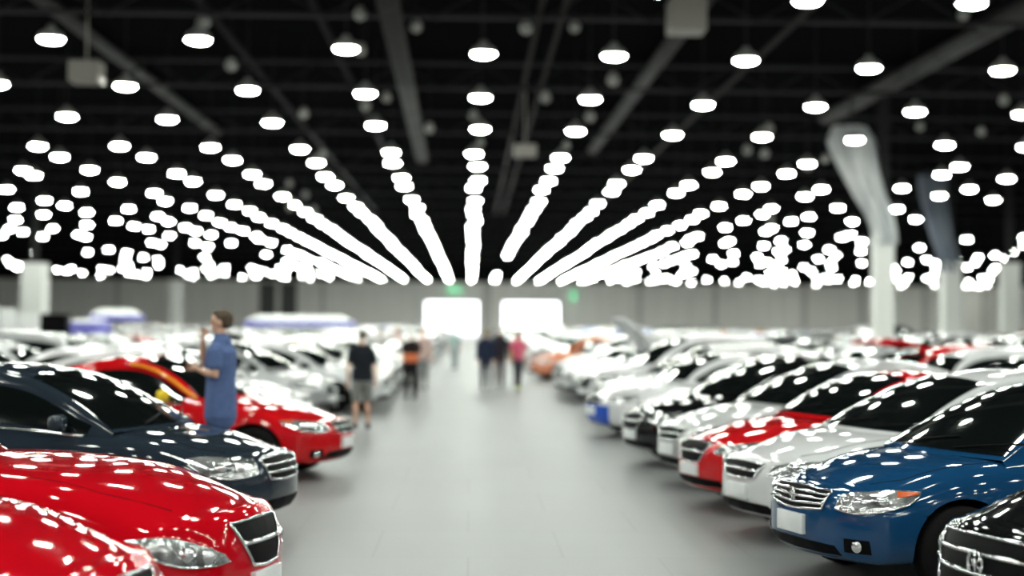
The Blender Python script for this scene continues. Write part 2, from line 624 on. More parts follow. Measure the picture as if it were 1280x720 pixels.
def window_patches(s, lod):
    """windshield, rear window and side windows as separate bmeshes"""
    L = s['L']
    n = {0: 1.0, 1: .6, 2: .35}[lod]
    k = lambda v: max(3, int(v * n))
    fn = lambda x, v: (cabin_point(s, x, 1 - abs(v)) if v >= 0 else (lambda p: Vector((p.x, -p.y, p.z)))(cabin_point(s, x, 1 - abs(v))))
    out = {}
    xb, xh = s['roof'][-1][0] * L - .045, s['header'] * L
    bm = bmesh.new()
    surf_patch(bm, fn, xh, xb, -.46, .46, k(16), k(22))
    out['windshield'] = bm
    bm = bmesh.new()
    surf_patch(bm, fn, s['roof'][0][0] * L + .03, s['rear_header'] * L, -.45, .45, k(12), k(16))
    out['rear_window'] = bm
    sides = []
    xa, xr = s['roof'][-1][0] * L - .22, s['roof'][0][0] * L + (.30 if s['rear_header'] > -.3 else .16)
    xs = s['split'] * L
    for sd in (1, -1):
        for a, b in ((xs + .035, xa), (xr, xs - .035)):
            bm = bmesh.new()
            f = (lambda x, t: cabin_point(s, x, t)) if sd > 0 else (lambda x, t: (lambda p: Vector((p.x, -p.y, p.z)))(cabin_point(s, x, t)))
            surf_patch(bm, f, a, b, .11, .395, k(16), k(6))
            sides.append(bm)
    out['side'] = sides
    return out


_proto = {}


def set_paint(root, mt):
    """paint slot of every part whose mesh starts with the placeholder paint"""
    for o in [root] + list(root.children):
        if o.type == 'MESH' and o.data.materials and o.data.materials[0] and o.data.materials[0].name.startswith('paint_'):
            o.material_slots[0].link = 'OBJECT'
            o.material_slots[0].material = mt


def make_car(kind, face, lod, name='car'):
    """prototype with its parts (lod 0 and 1), or a single mesh (lod 2)"""
    s = SPECS[kind]
    L, W = s['L'], s['W']
    fc = FACES[face]
    dz = 0.0 if kind not in ('suv', 'van') or face == 'tall' else .12
    sh, wx = car_shell(s, lod)
    cast0 = Caster(sh, s, 1)
    cast = (lambda a, z: cast0(a, z + dz))
    tail = Caster(sh, s, -1)
    body = BVHTree.FromBMesh(sh)
    bodyP = PAINT['white']
    n0 = {0: 1.0, 1: .6, 2: .3}[lod]
    k = lambda v: max(2, int(v * n0))
    wr = .315
    wy = W - .125
    if lod == 2:
        bm = sh
        mats = [bodyP, M_WELL, M_GLASS, M_BLACK, M_CHROME, M_LAMP, M_TYRE, M_RIM, M_PLATE, M_TAIL]
        wp = window_patches(s, 2)

        def add(src, mi):
            me = bpy.data.meshes.new('t')
            for f in src.faces:
                f.material_index = mi
            src.to_mesh(me)
            src.free()
            bm.from_mesh(me)
            bpy.data.meshes.remove(me)
        add(wp['windshield'], 2)
        add(wp['rear_window'], 2)
        for b in wp['side']:
            add(b, 2)
        b = bmesh.new()
        cast_patch(b, cast, *fc['grille'], 6, 2)
        add(b, 3)
        for sg in (1, -1):
            b = bmesh.new()
            lo, hi = fc['lamp']
            if sg < 0:
                lo, hi = mirror_line(lo), mirror_line(hi)
            cast_patch(b, cast, lo, hi, 4, 2)
            add(b, 5)
            b = bmesh.new()
            cast_patch(b, tail, [(sg * 34, .68), (sg * 62, .70)], [(sg * 34, .82), (sg * 62, .84)], 3, 2)
            add(b, 9)
        b = bmesh.new()
        cast_patch(b, cast, [(-12, fc['plate'][0]), (12, fc['plate'][0])], [(-12, fc['plate'][1]), (12, fc['plate'][1])], 3, 1, .012)
        add(b, 8)
        for x in wx:
            for sd in (1, -1):
                b = bmesh.new()
                tyre_bm(b, wr, .2, 14)
                bmesh.ops.translate(b, verts=b.verts, vec=(x, sd * wy, wr))
                add(b, 6)
                b = bmesh.new()
                lathe(b, [(0, sd * .07), (wr * .62, sd * .09)], 14, 'Y', (x, sd * wy, wr))
                add(b, 7)
        o = obj(name, bm, mats, None, 35)
        return o
    root = empty(name, (0, 0, 0))
    # body: painted shell with shut lines pressed in as narrow dark strips on the near cars
    obj('body', sh, [bodyP, M_WELL], root, 40)
    wp = window_patches(s, lod)
    obj('windshield', wp['windshield'], M_GLASS, root, 40)
    obj('rear_window', wp['rear_window'], M_GLASS, root, 40)
    for b in wp['side']:
        obj('side_window', b, M_GLASS, root, 40)
    b = bmesh.new()
    cast_patch(b, cast, *fc['grille'], k(24), k(6))
    g = obj('grille', b, M_BLACK, root, 40)
    lo, hi = fc['grille']
    b = bmesh.new()
    nb = fc['bars']
    for q in range(1, nb + 1):
        t = q / (nb + 1)
        ln = [(lo[i][0] * (1 - t) + hi[i][0] * t, lo[i][1] * (1 - t) + hi[i][1] * t) for i in range(3)]
        b = bmesh.new()
        cast_bar(b, cast, ln, .012 if nb > 1 else .014, .012, 6, 0, steps=k(16))
        obj('grille_bar', b, M_CHROME, g, 60)
    b = bmesh.new()
    cast_bar(b, cast, lo, .009, .01, 6, steps=k(16))
    cast_bar(b, cast, hi, .009, .01, 6, steps=k(16))
    for e in (0, 2):
        cast_bar(b, cast, [lo[e], ((lo[e][0] + hi[e][0]) / 2, (lo[e][1] + hi[e][1]) / 2), hi[e]], .009, .01, 6, steps=k(8))
    obj('grille_frame', b, M_CHROME, g, 60)
    zc = (lo[1][1] + hi[1][1]) / 2
    if lod == 0 and fc.get('emblem'):
        p, nn = cast(0, zc + .005)
        b = bmesh.new()
        rE = fc['emblem']
        pts = [p + Vector((.022, math.cos(2 * PI * q / 20) * rE, math.sin(2 * PI * q / 20) * rE)) for q in range(21)]
        tube(b, pts, .007, 6, 0, up=(1, 0, 0))
        for q in range(3):   # crossing strokes inside the ring
            a = PI * q / 3 + .52
            tube(b, [p + Vector((.02, math.cos(a) * rE, math.sin(a) * rE)), p + Vector((.026, 0, 0)), p + Vector((.02, -math.cos(a) * rE, -math.sin(a) * rE))], .006, 6, 0, up=(1, 0, 0))
        obj('emblem', b, M_CHROME, g, 60)
    for sg in (1, -1):
        l2, h2 = fc['lamp']
        if sg < 0:
            l2, h2 = mirror_line(l2), mirror_line(h2)
        b = bmesh.new()
        cast_patch(b, cast, l2, h2, k(20), k(7), .007)
        hl = obj('headlamp', b, M_LAMP, root, 40)
        if lod == 0:
            for t in (.26, .50):
                m = len(l2) - 1
                lerp = lambda ln, ax: spline([(i / m, c[ax]) for i, c in enumerate(ln)], t)
                p, nn = cast((lerp(l2, 0) + lerp(h2, 0)) / 2, (lerp(l2, 1) + lerp(h2, 1)) / 2)
                b = bmesh.new()
                q = Vector((1, 0, 0)).rotation_difference(nn)
                lathe(b, [(.042, -.01), (.046, .004), (.04, .009), (.034, .004), (.03, .010), (.018, .018), (0, .021)], 18, 'Z')
                bmesh.ops.transform(b, matrix=Matrix.Translation(p + nn * .004) @ Vector((0, 0, 1)).rotation_difference(nn).to_matrix().to_4x4(), verts=b.verts)
                obj('lamp_lens', b, M_LENS, hl, 60)
            b = bmesh.new()
            cast_bar(b, cast, l2, .006, .009, 6, steps=18)
            obj('lamp_trim', b, M_CHROME, hl, 60)
        if fc['amber'] and lod == 0:
            a0, a1 = fc['amber']
            m = len(l2) - 1
            g2 = lambda ln, t: (spline([(i / m, c[0]) for i, c in enumerate(ln)], t), spline([(i / m, c[1]) for i, c in enumerate(ln)], t))
            lo2 = [g2(l2, a0 + (a1 - a0) * i / 4) for i in range(5)]
            hi2 = [g2(h2, a0 + (a1 - a0) * i / 4) for i in range(5)]
            lo3 = [(a * .45 + c * .55, z * .45 + y * .55) for (a, z), (c, y) in zip(lo2, hi2)]
            hi3 = [(a * .12 + c * .88, z * .12 + y * .88) for (a, z), (c, y) in zip(lo2, hi2)]
            b = bmesh.new()
            cast_patch(b, cast, lo3, hi3, 8, 4, .011)
            obj('indicator', b, M_AMBER, hl, 40)
        if lod == 0:
            fa, fz = fc['fog']
            b = bmesh.new()
            cast_patch(b, cast, [(sg * (fa - 6), fz - .045), (sg * (fa + 6), fz - .04)], [(sg * (fa - 6), fz + .045), (sg * (fa + 5), fz + .045)], 6, 4, .005)
            fo = obj('fog_lamp', b, M_BLACK, root, 40)
            b = bmesh.new()
            p, nn = cast(sg * fa, fz)
            lathe(b, [(.036, 0), (.038, .008), (.03, .014), (0, .018)], 16)
            bmesh.ops.transform(b, matrix=Matrix.Translation(p + nn * .004) @ Vector((0, 0, 1)).rotation_difference(nn).to_matrix().to_4x4(), verts=b.verts)
            obj('fog_lens', b, M_LENS, fo, 60)
        b = bmesh.new()
        cast_patch(b, tail, [(sg * 34, .68), (sg * 62, .70)], [(sg * 34, .82), (sg * 62, .84)], 6, 3)
        obj('tail_lamp', b, M_TAIL, root, 40)
        # wing mirror
        b = bmesh.new()
        bmesh.ops.create_uvsphere(b, u_segments=14, v_segments=9, radius=1)
        for v in b.verts:
            v.co = Vector([math.copysign(abs(c_) ** .62, c_) for c_ in v.co])
        bmesh.ops.scale(b, vec=(.055, .105, .068), verts=b.verts)
        mx = s['roof'][-1][0] * L - .42
        my = sg * (W * .92 + .09)
        mz = s['belt'] + .07
        bmesh.ops.translate(b, verts=b.verts, vec=(mx, my, mz))
        for v in b.verts:
            if v.co.x < mx - .045:
                v.co.x = mx - .045
        tube(b, [(mx, sg * W * .82, mz - .08), (mx, my - sg * .03, mz - .04)], .022, 6)
        obj('wing_mirror', b, [bodyP], root, 40)
    b = bmesh.new()
    cast_patch(b, cast, *fc['intake'], k(24), k(4), .005)
    obj('lower_grille', b, M_BLACK, root, 40)
    p0, p1 = fc['plate']
    b = bmesh.new()
    c0, _ = cast(0, (p0 + p1) / 2)
    c0 = Vector((c0.x, 0, (p0 + p1) / 2 + dz))
    box(b, c0.x - .02, c0.x + .022, -.19, .19, c0.z - (p1 - p0) / 2, c0.z + (p1 - p0) / 2, 0, .006)
    obj('number_plate', b, M_PLATE, root, 30)
    if lod == 0:
        for sd in (1, -1):
            b = bmesh.new()     # chrome strip along the belt
            pts = []
            for i in range(17):
                x = -L * .30 + (s['roof'][-1][0] * L - .25 + L * .30) * i / 16
                p = cabin_point(s, x, .075)
                pts.append((p.x, sd * (p.y + .006), p.z))
            tube(b, pts, .010, 6, 0)
            obj('belt_trim', b, M_CHROME, root, 60)
            for xd in (s['split'] * L - .05 + .12, s['split'] * L - .95):
                h = body.ray_cast(Vector((xd, 0, .80)), Vector((0, sd, 0)))
                if h[0]:
                    b = bmesh.new()
                    y = h[0].y
                    tube(b, [(xd - .09, y, .80), (xd - .07, y + sd * .03, .80), (xd + .07, y + sd * .03, .80), (xd + .09, y, .80)], .012, 6, 0)
                    obj('door_handle', b, [bodyP], root, 50)
            # shut lines of the doors and wing
            for xd, lean in ((wx[0] - .50, .10), (s['split'] * L, -.02), (s['split'] * L - 1.0, -.06)):
                pts = []
                for i in range(12):
                    z = s['zb'] + .08 + (s['belt'] - .06 - s['zb'] - .08) * i / 11
                    xx = xd - lean * (i / 11 - .5)
                    h = body.ray_cast(Vector((xx, 0, z)), Vector((0, sd, 0)))
                    if h[0]:
                        pts.append(h[0])
                if len(pts) > 2:
                    b = bmesh.new()
                    tube(b, pts, .0035, 5, 0)
                    obj('door_seam', b, M_BLACK, root)
        b = bmesh.new()         # wipers
        for y0 in (-.35, .30):
            pts = []
            for i in range(9):
                q = i / 8
                x = s['roof'][-1][0] * L - .06 - .02 * q
                v = y0 + .55 * q
                t = 1 - min(.44, abs(v) / (W * .93) * .42)
                p = cabin_point(s, x - .10 * q, t)
                pts.append((p.x, v, p.z + .016))
            b = bmesh.new()
            tube(b, pts, .008, 5)
            obj('wiper', b, M_BLACK, root)
        # bonnet shut lines
        down = Vector((0, 0, -1))
        for sg in (1, -1):
            pts = []
            for i in range(16):
                q = i / 15
                x = s['roof'][-1][0] * L - .02 + (L / 2 - .33 - s['roof'][-1][0] * L) * q
                y = sg * W * (.80 - .16 * q - .22 * max(0, q - .8) * 5 * .5)
                h = body.ray_cast(Vector((x, y, 3)), down)
                if h[0]:
                    pts.append(h[0])
            b = bmesh.new()
            tube(b, pts, .0035, 5)
            obj('bonnet_seam', b, M_BLACK, root)
    for x in wx:
        for sd in (1, -1):
            b = bmesh.new()
            tyre_bm(b, wr, .21, 36 if lod == 0 else 20)
            wo = obj('wheel', b, M_TYRE, root, 50, loc=(x, sd * wy, wr))
            b = bmesh.new()
            rim_bm(b, wr, .21, sd, 28 if lod == 0 else 14, spokes=7 if lod == 0 else 5)
            obj('rim', b, [M_RIM, M_BLACK], wo, 50)
    return root


used = set()


def new_car(kind, face, lod):
    key = (kind, face, lod)
    if key not in _proto:
        _proto[key] = make_car(kind, face, lod, {'suv': 'suv', 'van': 'van', 'coupe': 'coupe', 'hatch': 'hatchback', 'sedan': 'saloon_car', 'longnose': 'sports_coupe', 'lowcoupe': 'coupe', 'estate': 'estate_car'}[kind])
    return copy_tree(_proto[key])


def place_car(kind, face, lod, colour, front, heading, label, group=None, cat='car'):
    """front = (x, y) of the middle of the nose; heading in degrees"""
    o = new_car(kind, face, lod)
    a = math.radians(heading)
    h = SPECS[kind]['L'] / 2
    o.location = (front[0] - math.cos(a) * h, front[1] - math.sin(a) * h, 0)
    o.rotation_euler = (0, 0, a)
    mt = PAINT[colour] if isinstance(colour, str) else colour
    if o.type == 'MESH':
        o.material_slots[0].link = 'OBJECT'
        o.material_slots[0].material = mt
    else:
        for c in o.children:
            if c.name.split('.')[0] in ('body', 'wing_mirror', 'door_handle', 'bonnet', 'raised_bonnet'):
                c.material_slots[0].link = 'OBJECT'
                c.material_slots[0].material = mt
    return tag(o, label, cat, group)


#@@SETTING
# ------------------------------------------------------------------ the hall
HALL_X0, HALL_X1, HALL_Y0, HALL_Y1, CEIL = -104.0, 118.0, -22.0, 248.0, 11.6


def struct(name, bm, m, smooth=None):
    o = obj(name, bm, m, None, smooth)
    o['kind'] = 'structure'
    return o


# floor: light grey sealed concrete with saw cuts and scuffs
mf = mat('floor_concrete', (0.30, 0.30, 0.305), 0.34, spec=0.5)
nt = mf.node_tree
bs = nt.nodes['Principled BSDF']
tc = nt.nodes.new('ShaderNodeTexCoord')
nz = nt.nodes.new('ShaderNodeTexNoise')
nz.inputs['Scale'].default_value = 0.35
nz.inputs['Detail'].default_value = 6
nt.links.new(tc.outputs['Object'], nz.inputs[0])
rp = nt.nodes.new('ShaderNodeValToRGB')
rp.color_ramp.elements[0].position = .3
rp.color_ramp.elements[1].position = .7
rp.color_ramp.elements[0].color = (.185, .185, .188, 1)
rp.color_ramp.elements[1].color = (.23, .23, .233, 1)
nt.links.new(nz.outputs[0], rp.inputs[0])
br = nt.nodes.new('ShaderNodeTexBrick')
br.offset = 0.5
br.inputs['Scale'].default_value = 1
br.inputs['Brick Width'].default_value = 1.5
br.inputs['Row Height'].default_value = 1.5
br.inputs['Mortar Size'].default_value = 0.012
br.inputs['Mortar Smooth'].default_value = 0.3
nt.links.new(tc.outputs['Object'], br.inputs[0])
mx = nt.nodes.new('ShaderNodeMix')
mx.data_type = 'RGBA'
mx.blend_type = 'MULTIPLY'
nt.links.new(br.outputs['Color'], mx.inputs[6])
mx.inputs[0].default_value = 1
br.inputs['Color1'].default_value = (1, 1, 1, 1)
br.inputs['Color2'].default_value = (.95, .95, .955, 1)
br.inputs['Mortar'].default_value = (.86, .86, .86, 1)
nt.links.new(rp.outputs[0], mx.inputs[7])
nt.links.new(mx.outputs[2], bs.inputs['Base Color'])
n2 = nt.nodes.new('ShaderNodeMapRange')
n2.inputs[3].default_value = .36
n2.inputs[4].default_value = .50
nt.links.new(nz.outputs[0], n2.inputs[0])
nt.links.new(n2.outputs[0], bs.inputs['Roughness'])
bm = bmesh.new()
box(bm, HALL_X0, HALL_X1, HALL_Y0, HALL_Y1 + .2, -.3, 0)
struct('floor', bm, mf)
m_black = mat('ceiling_black', (0.010, 0.010, 0.011), 0.95, spec=0.0)
bm = bmesh.new()
box(bm, HALL_X0, HALL_X1, HALL_Y0, HALL_Y1 + .2, CEIL, CEIL + .3)
struct('ceiling', bm, m_black)
# wall sheets: grey ribbed panels, black above the lamps
m_wall = noisy(mat('wall_panel', (0.5, 0.5, 0.48), 0.6), (0.80, 0.785, 0.755), (0.88, 0.865, 0.835), 0.8, 2, stretch=(3, 1, .05))
TOPZ = 8.7
DX = [kx(532, F / HALL_Y1), kx(598, F / HALL_Y1), kx(629, F / HALL_Y1), kx(699, F / HALL_Y1)]
DZ = 1.83 + (405.5 - 377) / (F / HALL_Y1)


def wall_far():
    bm = bmesh.new()
    segs = [(HALL_X0, DX[0], 0, TOPZ), (DX[1], DX[2], 0, TOPZ), (DX[3], HALL_X1, 0, TOPZ),
            (DX[0], DX[1], DZ, TOPZ), (DX[2], DX[3], DZ, TOPZ)]
    for a, b, z0, z1 in segs:
        box(bm, a, b, HALL_Y1, HALL_Y1 + .35, z0, z1)
    return bm


struct('wall_far', wall_far(), m_wall)
bm = bmesh.new()
box(bm, HALL_X0, HALL_X1, HALL_Y1 - .05, HALL_Y1 + .35, TOPZ, CEIL)
struct('wall_far_upper', bm, m_black)
for nm, x in (('wall_left', HALL_X0 - .3), ('wall_right', HALL_X1)):
    bm = bmesh.new()
    box(bm, x, x + .3, HALL_Y0, HALL_Y1 + .3, 0, CEIL)
    struct(nm, bm, m_wall)
bm = bmesh.new()
box(bm, HALL_X0, HALL_X1, HALL_Y0 - .3, HALL_Y0, 0, CEIL)
struct('wall_back', bm, m_wall)
# vertical ribs and posts on the far wall
m_rib = mat('wall_post', (0.56, 0.55, 0.53), 0.6)
m_pil = mat('white_pillar', (0.80, 0.80, 0.78), 0.6)
m_dk = mat('dark_shutter', (0.075, 0.075, 0.075), 0.6)
kw = F / HALL_Y1
i = 1
for px, wd, m in ((0, 6, m_rib), (150, 5, m_rib), (228, 8, m_pil), (404, 5, m_rib), (522, 9, m_pil), (609, 10, m_rib), (800, 6, m_rib),
                  (895, 6, m_rib), (1008, 6, m_rib), (1080, 6, m_rib), (1160, 6, m_rib), (1234, 5, m_rib)):
    bm = bmesh.new()
    c = kx(px, kw)
    box(bm, c - wd / kw / 2, c + wd / kw / 2, HALL_Y1 - .35, HALL_Y1 - .002, 0, TOPZ)
    struct('trim_%d' % i, bm, m)
    i += 1
# corrugation of the far wall
bm = bmesh.new()
x = HALL_X0 + .4
while x < HALL_X1 - .5:
    if not (DX[0] - .4 < x < DX[1] + .3 or DX[2] - .4 < x < DX[3] + .3):
        box(bm, x, x + .35, HALL_Y1 - .09, HALL_Y1 - .001, 0, TOPZ - .02)
    x += 1.05
struct('trim_%d' % i, bm, m_wall)
i += 1
# closed dark roller doors and the frames of the two open ones
for px0, px1, zt in ((326, 346, 380), (352, 372, 380)):
    bm = bmesh.new()
    a, b = kx(px0, kw), kx(px1, kw)
    for q in range(20):
        z = q * .42
        if z < 1.83 + (408 - 356) / kw:
            box(bm, a, b, HALL_Y1 - .30 - .03 * (q % 2), HALL_Y1 - .1, z, z + .42)
    struct('door_%d' % (3 if px0 < 350 else 4), bm, m_dk)
for n_, (a, b) in enumerate(((DX[0], DX[1]), (DX[2], DX[3])), 1):
    bm = bmesh.new()
    box(bm, a - .35, a, HALL_Y1 - .25, HALL_Y1 + .4, 0, DZ + .35)
    box(bm, b, b + .35, HALL_Y1 - .25, HALL_Y1 + .4, 0, DZ + .35)
    box(bm, a - .35, b + .35, HALL_Y1 - .25, HALL_Y1 + .4, DZ, DZ + .35)
    struct('door_%d' % n_, bm, m_pil)
# ground outside the doors
bm = bmesh.new()
box(bm, -60, 80, HALL_Y1 + .2, HALL_Y1 + 90, -.3, -.01)
struct('ground', bm, mat('yard', (0.55, 0.56, 0.55), 0.8))

# ------------------------------------------------------------------ ceiling steel, ducts and trusses
m_steel = mat('painted_steel', (0.016, 0.016, 0.017), 0.7, spec=.2)
m_duct = mat('duct_sheet', (0.034, 0.033, 0.032), 0.7, spec=.2)


def beam_long(ratio, z, wd, ht, y0, y1, m, name, label, cat, group=None, ratio2=None):
    a = (z - EYE)
    x0 = ratio * a
    x1 = (ratio2 if ratio2 is not None else ratio) * a
    bm = bmesh.new()
    if name == 'ceiling_pipe':
        tube(bm, [(x0, y0, z), ((x0 + x1) / 2, (y0 + y1) / 2, z), (x1, y1, z)], wd / 2, 10)
    elif name == 'air_duct':
        tube(bm, [(x0, y0, z), ((x0 + x1) / 2, (y0 + y1) / 2, z), (x1, y1, z)], wd / 2, 14, 0, (1, ht / wd))
        for q in range(int((y1 - y0) / 4)):
            t = (q + .5) * 4 / (y1 - y0)
            yy = y0 + (y1 - y0) * t
            xx = x0 + (x1 - x0) * t
            tube(bm, [(xx, yy - .06, z), (xx, yy + .06, z)], wd / 2 * 1.06, 14, 0, (1, ht / wd))
    else:   # an I beam
        L = y1 - y0
        for bx in ((-wd / 2, wd / 2, -ht / 2, -ht / 2 + .04), (-wd / 2, wd / 2, ht / 2 - .04, ht / 2), (-.03, .03, -ht / 2, ht / 2)):
            box(bm, x0 + bx[0], x0 + bx[1], y0, y1, z + bx[2], z + bx[3])
    o = obj(name, bm, m, None, 40 if name != 'roof_beam' else None)
    tag(o, label, cat, group)
    return o


GL = 'roof steel under the black ceiling'
beam_long(-.255, 10.3, .62, .40, 30, 78, m_duct, 'air_duct', 'grey air duct running lengthwise just left of the central lamp row', 'duct', ratio2=-.30)
beam_long(.72, 11.1, .55, .4, 20, 80, m_duct, 'air_duct', 'grey air duct running lengthwise between the first and second lamp rows right of the centre', 'duct', ratio2=.69)
beam_long(1.76, 11.0, .85, .55, 20, 66, m_duct, 'air_duct', 'wide grey air duct crossing the ceiling right of the light box', 'duct', ratio2=1.70)
beam_long(-1.34, 11.2, .5, .36, 20, 75, m_duct, 'air_duct', 'grey air duct beside the small box on the left of the ceiling', 'duct', ratio2=-1.34)
beam_long(.215, 10.6, .16, .16, 25, 120, m_duct, 'ceiling_pipe', 'thin grey pipe right of the central lamp row, the one nearer to that row', 'pipe')
beam_long(.29, 10.6, .16, .16, 25, 120, m_duct, 'ceiling_pipe', 'thin grey pipe right of the central lamp row, the one farther from that row', 'pipe')
beam_long(-.50, 10.8, .2, .2, 25, 120, m_steel, 'ceiling_pipe', 'dark pipe above the first lamp row left of the centre', 'pipe')
beam_long(1.06, 10.2, .18, .18, 25, 120, m_duct, 'ceiling_pipe', 'thin grey pipe over the second lamp row right of the centre', 'pipe')
beam_long(-.85, 10.7, .2, .2, 25, 120, m_steel, 'ceiling_pipe', 'dark pipe beside the second lamp row left of the centre', 'pipe')
for j, (yb, zb) in enumerate(((31.5, 10.6), (42, 10.75), (55, 10.8), (68, 10.8), (84, 10.8), (100, 10.8), (120, 10.8), (145, 10.8), (175, 10.8), (210, 10.8))):
    bm = bmesh.new()   # lattice truss across the hall
    box(bm, -62, 72, yb - .1, yb + .1, zb - .45, zb - .33)
    box(bm, -62, 72, yb - .1, yb + .1, zb + .45, zb + .57)
    x = -61
    s_ = 1
    while x < 70 and j < 6:
        tube(bm, [(x, yb, zb - .38 * s_), (x + 1.5, yb, zb + .5 * s_)], .045, 5)
        s_ = -s_
        x += 1.5
    nth = ('nearest', 'second', 'third', 'fourth', 'fifth', 'sixth', 'seventh', 'eighth', 'ninth', 'farthest')[j]
    tag(obj('roof_truss', bm, m_steel), 'black steel roof truss spanning the hall above the lamps, %s of the ten' % nth, 'truss', 'roof trusses')

# small fittings on the ceiling
m_beige = mat('beige_fitting', (0.34, 0.32, 0.29), 0.6)
m_fit = mat('grey_fitting', (0.25, 0.25, 0.25), 0.5)


def at(px, py, k):
    """world point of a picture point at scale k (metres: x, y, z)"""
    d = F / k
    hy = 406 + (px - 640) * .008
    return Vector(((px - 588) / k, d, EYE + (hy - py) / k))


def ceiling_box(px, py, k, w_, h_, label):
    p = at(px, py, k)
    bm = bmesh.new()
    box(bm, -w_ / 2, w_ / 2, -w_ / 2, w_ / 2, -h_ / 2, h_ / 2, 0, .04)
    for q in range(4):
        box(bm, -w_ * .4, w_ * .4, -w_ / 2 - .012, -w_ / 2 + .01, -h_ * .36 + q * h_ * .2, -h_ * .36 + q * h_ * .2 + h_ * .07)
    tube(bm, [(0, 0, h_ / 2 - .02), (0, 0, CEIL - p.z)], .03, 6)
    tag(obj('ceiling_unit', bm, m_beige, None, None, p), label, 'ceiling unit')


ceiling_box(857, 18, 46, 1.0, .9, 'pale beige box hanging under the roof near the top right duct')
ceiling_box(108, 92, 44, .85, .6, 'grey box hanging between the two leftmost near lamps')
ceiling_box(655, 188, 33, .85, .45, 'small beige box right of the central lamp row')
m_rodk = mat('thin_rod', (0.01, 0.01, 0.01), 0.8)
m_dot = mat('frosted_cover', (0.36, 0.36, 0.34), 0.5)
for px, py, k in ((447, 17, 46), (287, 82, 42), (252, 28, 44), (378, 142, 36), (448, 62, 42), (455, 132, 36), (481, 122, 36), (517, 32, 44), (535, 160, 34),
                  (655, 33, 44), (716, 32, 44), (590, 144, 36), (599, 178, 30), (680, 121, 36), (736, 145, 36), (707, 181, 30), (765, 98, 40), (962, 159, 32),
                  (935, 186, 30), (957, 191, 30), (1012, 207, 28), (1209, 13, 46), (1261, 122, 36), (1232, 162, 32), (1154, 156, 32), (1034, 197, 30),
                  (402, 193, 30), (362, 260, 22), (361, 230, 24), (381, 244, 22), (392, 262, 20), (965, 273, 20)):
    p = at(px, py, k)
    bm = bmesh.new()
    r = .16 + .04 * R.random()
    bmesh.ops.create_uvsphere(bm, u_segments=14, v_segments=8, radius=r)
    lathe(bm, [(r * .5, r * .7), (r * .6, r * 1.1), (0, r * 1.15)], 12)
    tube(bm, [(0, 0, r), (0, 0, CEIL - p.z)], .010, 5, 1)
    side = 'left of' if px < 560 else ('right of' if px > 620 else 'in')
    band = 'above the larger lamps' if py < 100 else ('among the larger lamps' if py < 175 else 'among the smaller lamps')
    tag(obj('smoke_detector', bm, [m_dot, m_rodk], None, 40, p), 'small dim ceiling fitting %s the central lamp row, %s' % (side, band), 'ceiling fitting',
        'small round ceiling fittings %s the central lamp row, %s' % (side, band))

# ------------------------------------------------------------------ high bay lamps
m_lens = mat('lamp_glow', (0.9, 0.95, 0.9), 0.4, emit=(0.93, 1.0, 0.90), strength=LAMP_POWER)
m_hous = mat('lamp_housing', (0.34, 0.34, 0.33), 0.45, 0.0)
m_rod = mat('lamp_rod', (0.01, 0.01, 0.01), 0.8)
LZ = 8.63
RISE = LZ - EYE
SS = [.00293, .00351, .00407, .00469, .00503, .00552, .00585, .00645, .0069, .0073]
depths = [RISE * F * s_ for s_ in SS]
while depths[-1] < 228:
    depths.append(depths[-1] + 5.5 * (1 + .08 * math.sin(len(depths) * 1.9)))
near_d = [depths[0] - 7.5 * q for q in range(7, 0, -1)]


def lamp_parts(n=20):
    r = .30
    h = bmesh.new()
    lathe(h, [(r * 1.0, -.0), (r * 1.06, 0), (r * 1.05, .04), (r * .96, .12), (r * .72, .19), (r * .40, .23), (r * .30, .33), (r * .15, .35), (0, .35)], n)
    l = bmesh.new()
    lathe(l, [(0, -.08), (r * .5, -.074), (r * .82, -.048), (r * .98, .002)], n)
    for f in l.faces:
        if f.normal.z > 0:
            f.normal_flip()
    d = bmesh.new()
    tube(d, [(0, 0, .34), (0, 0, CEIL - LZ)], .012, 6)
    return h, l, d


h, l, d = lamp_parts()
lamp0 = empty('high_bay_lamp', (0, 0, 0))
obj('lamp_housing', h, m_hous, lamp0, 40)
obj('lamp_lens', l, m_lens, lamp0)
obj('hanging_rod', d, m_rod, lamp0, 40)


def lamp_single(bm, loc, n=10):
    r = .30
    x, y, z = loc
    lathe(bm, [(r, 0), (r * 1.05, .01), (r * .92, .13), (r * .4, .23), (r * .2, .35), (0, .35)], n, 'Z', (x, y, z), 0)
    lathe(bm, [(0, -.08), (r * .70, -.06), (r * .98, .002)], n, 'Z', (x, y, z), 1)


bm = bmesh.new()
lamp_single(bm, (0, 0, 0), 14)
tube(bm, [(0, 0, .34), (0, 0, CEIL - LZ)], .012, 5, 2)
lamp1 = obj('high_bay_lamp', bm, [m_hous, m_lens, m_rod], None, 40)
lamp1_used = lamp0_used = False
SKEW = 0.13
ORD = ['central', 'first', 'second', 'third', 'fourth', 'fifth', 'sixth', 'seventh', 'eighth', 'ninth', 'tenth', 'eleventh', 'twelfth', 'thirteenth',
       'fourteenth', 'fifteenth', 'sixteenth', 'seventeenth', 'eighteenth', 'nineteenth', 'twentieth'] + ['outer'] * 20


def row_name(j):
    return 'the central row straight over the aisle' if j == 0 else 'the %s row %s of the central one' % (ORD[abs(j)], 'left' if j < 0 else 'right')


